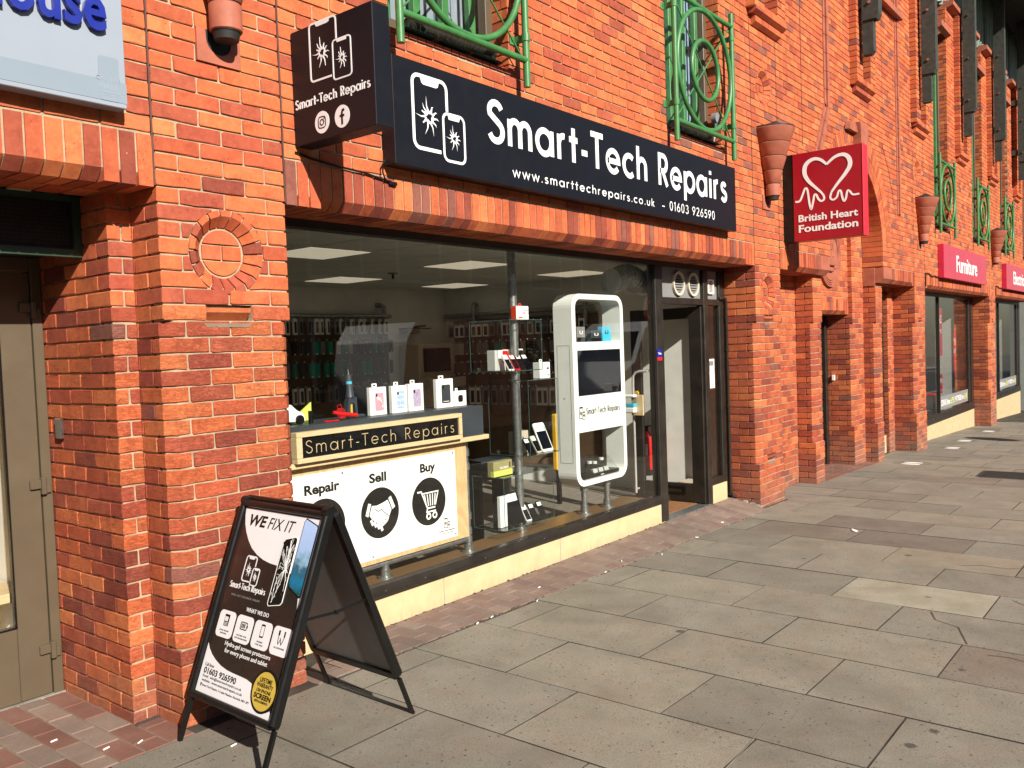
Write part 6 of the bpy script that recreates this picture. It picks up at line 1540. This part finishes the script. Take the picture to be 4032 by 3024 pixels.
# ------------------------------------------------------------------ across the street (seen only in reflections)
t = thing('opposite_building', 'brick terrace across the street, seen mirrored in the shop windows', 'building', (10, -18.5, 0)); m = MB(); m.box(-40, 60, -8, 0, -1, 7.6); m.build('wall', 'far_brick', t)
wm = MB(); wg = MB()
for q in range(20):
    for z in (.4, 4.2): wm.box(-30+q*4, -27.6+q*4, .0, .06, z, z+2.3); wg.box(-29.85+q*4, -27.75+q*4, .061, .07, z+.12, z+2.18)
wo_ = wm.build('window', 'card_white', t); wg.build('pane', 'screen', wo_)
def van(x, y, label, rz=0):
    t = thing('parked_van', label, 'van', (x, y, -.25), rz)
    prof = [(-2.6, .35), (-2.6, 1.1), (-2.45, 2.1), (-2.2, 2.45), (1.0, 2.5), (1.45, 2.3), (2.0, 1.45), (2.7, 1.15), (2.85, .8), (2.85, .35)]
    m = MB().prism(prof, -.95, .95); m.build('body', 'van_white', t)
    for s in (-.957, .951): MB().prism([(1.0, 1.4), (1.0, 2.05), (1.35, 2.05), (1.8, 1.4)], s, s+.006).build('window', 'screen', t)
    m = MB()
    for s in (-.9575, .9515):
        for x_ in (-2.0, -.2): m.ring(rrect(x_, x_+1.3, .55, 2.2, .2, 4), rrect(x_+.03, x_+1.27, .58, 2.17, .18, 4), s, s+.006)
    m.build('panel_line', 'grey', t)
    MB().prism([(1.47, 2.22), (1.97, 1.47), (1.99, 1.49), (1.49, 2.24)], -.8, .8).build('windscreen', 'screen', t)
    for x_ in (-1.7, 1.9):
        for y_ in (-.97, .77): wh_ = MB().cyl((x_, y_, .34), (x_, y_+.2, .34), .34, 24).build('wheel', 'rubber', t); MB().cyl((x_, y_-.005, .34), (x_, y_+.205, .34), .2, 16).build('rim', 'steel', wh_)
    for y_ in (-.8, .55): MB().bbox(2.84, 2.88, y_, y_+.25, .75, .95, .01).build('headlight', 'card_white', t)
    return t
van(11.2, -7.6, 'white panel van parked at the kerb, mirrored in the shop window', 0); van(19.0, -7.8, 'second white panel van parked farther along the kerb', math.pi)
t = thing('speed_sign', 'round 20 speed limit sign on a grey post across the road', 'road sign', (14.5, -5.0, gz(14.5))); MB().cyl((0, 0, 0), (0, 0, 3.0), .04, 10).build('post', 'galv', t); MB().disc(0, 2.7, .3, .05, .06, 28).build('plate', 'card_white', t)
m = MB().ring([(.3*math.cos(a*.2244), 2.7+.3*math.sin(a*.2244)) for a in range(28)], [(.24*math.cos(a*.2244), 2.7+.24*math.sin(a*.2244)) for a in range(28)], .061, .066); m.build('red_ring', 'red', t)
tb = MB(); text(tb, '20', -.15, 2.58, .3, .24, .0, .004, bold=.02); tb.v = [(-v[0], .066-v[1], v[2]) for v in tb.v]; tb.build('number', 'black_plastic', t)
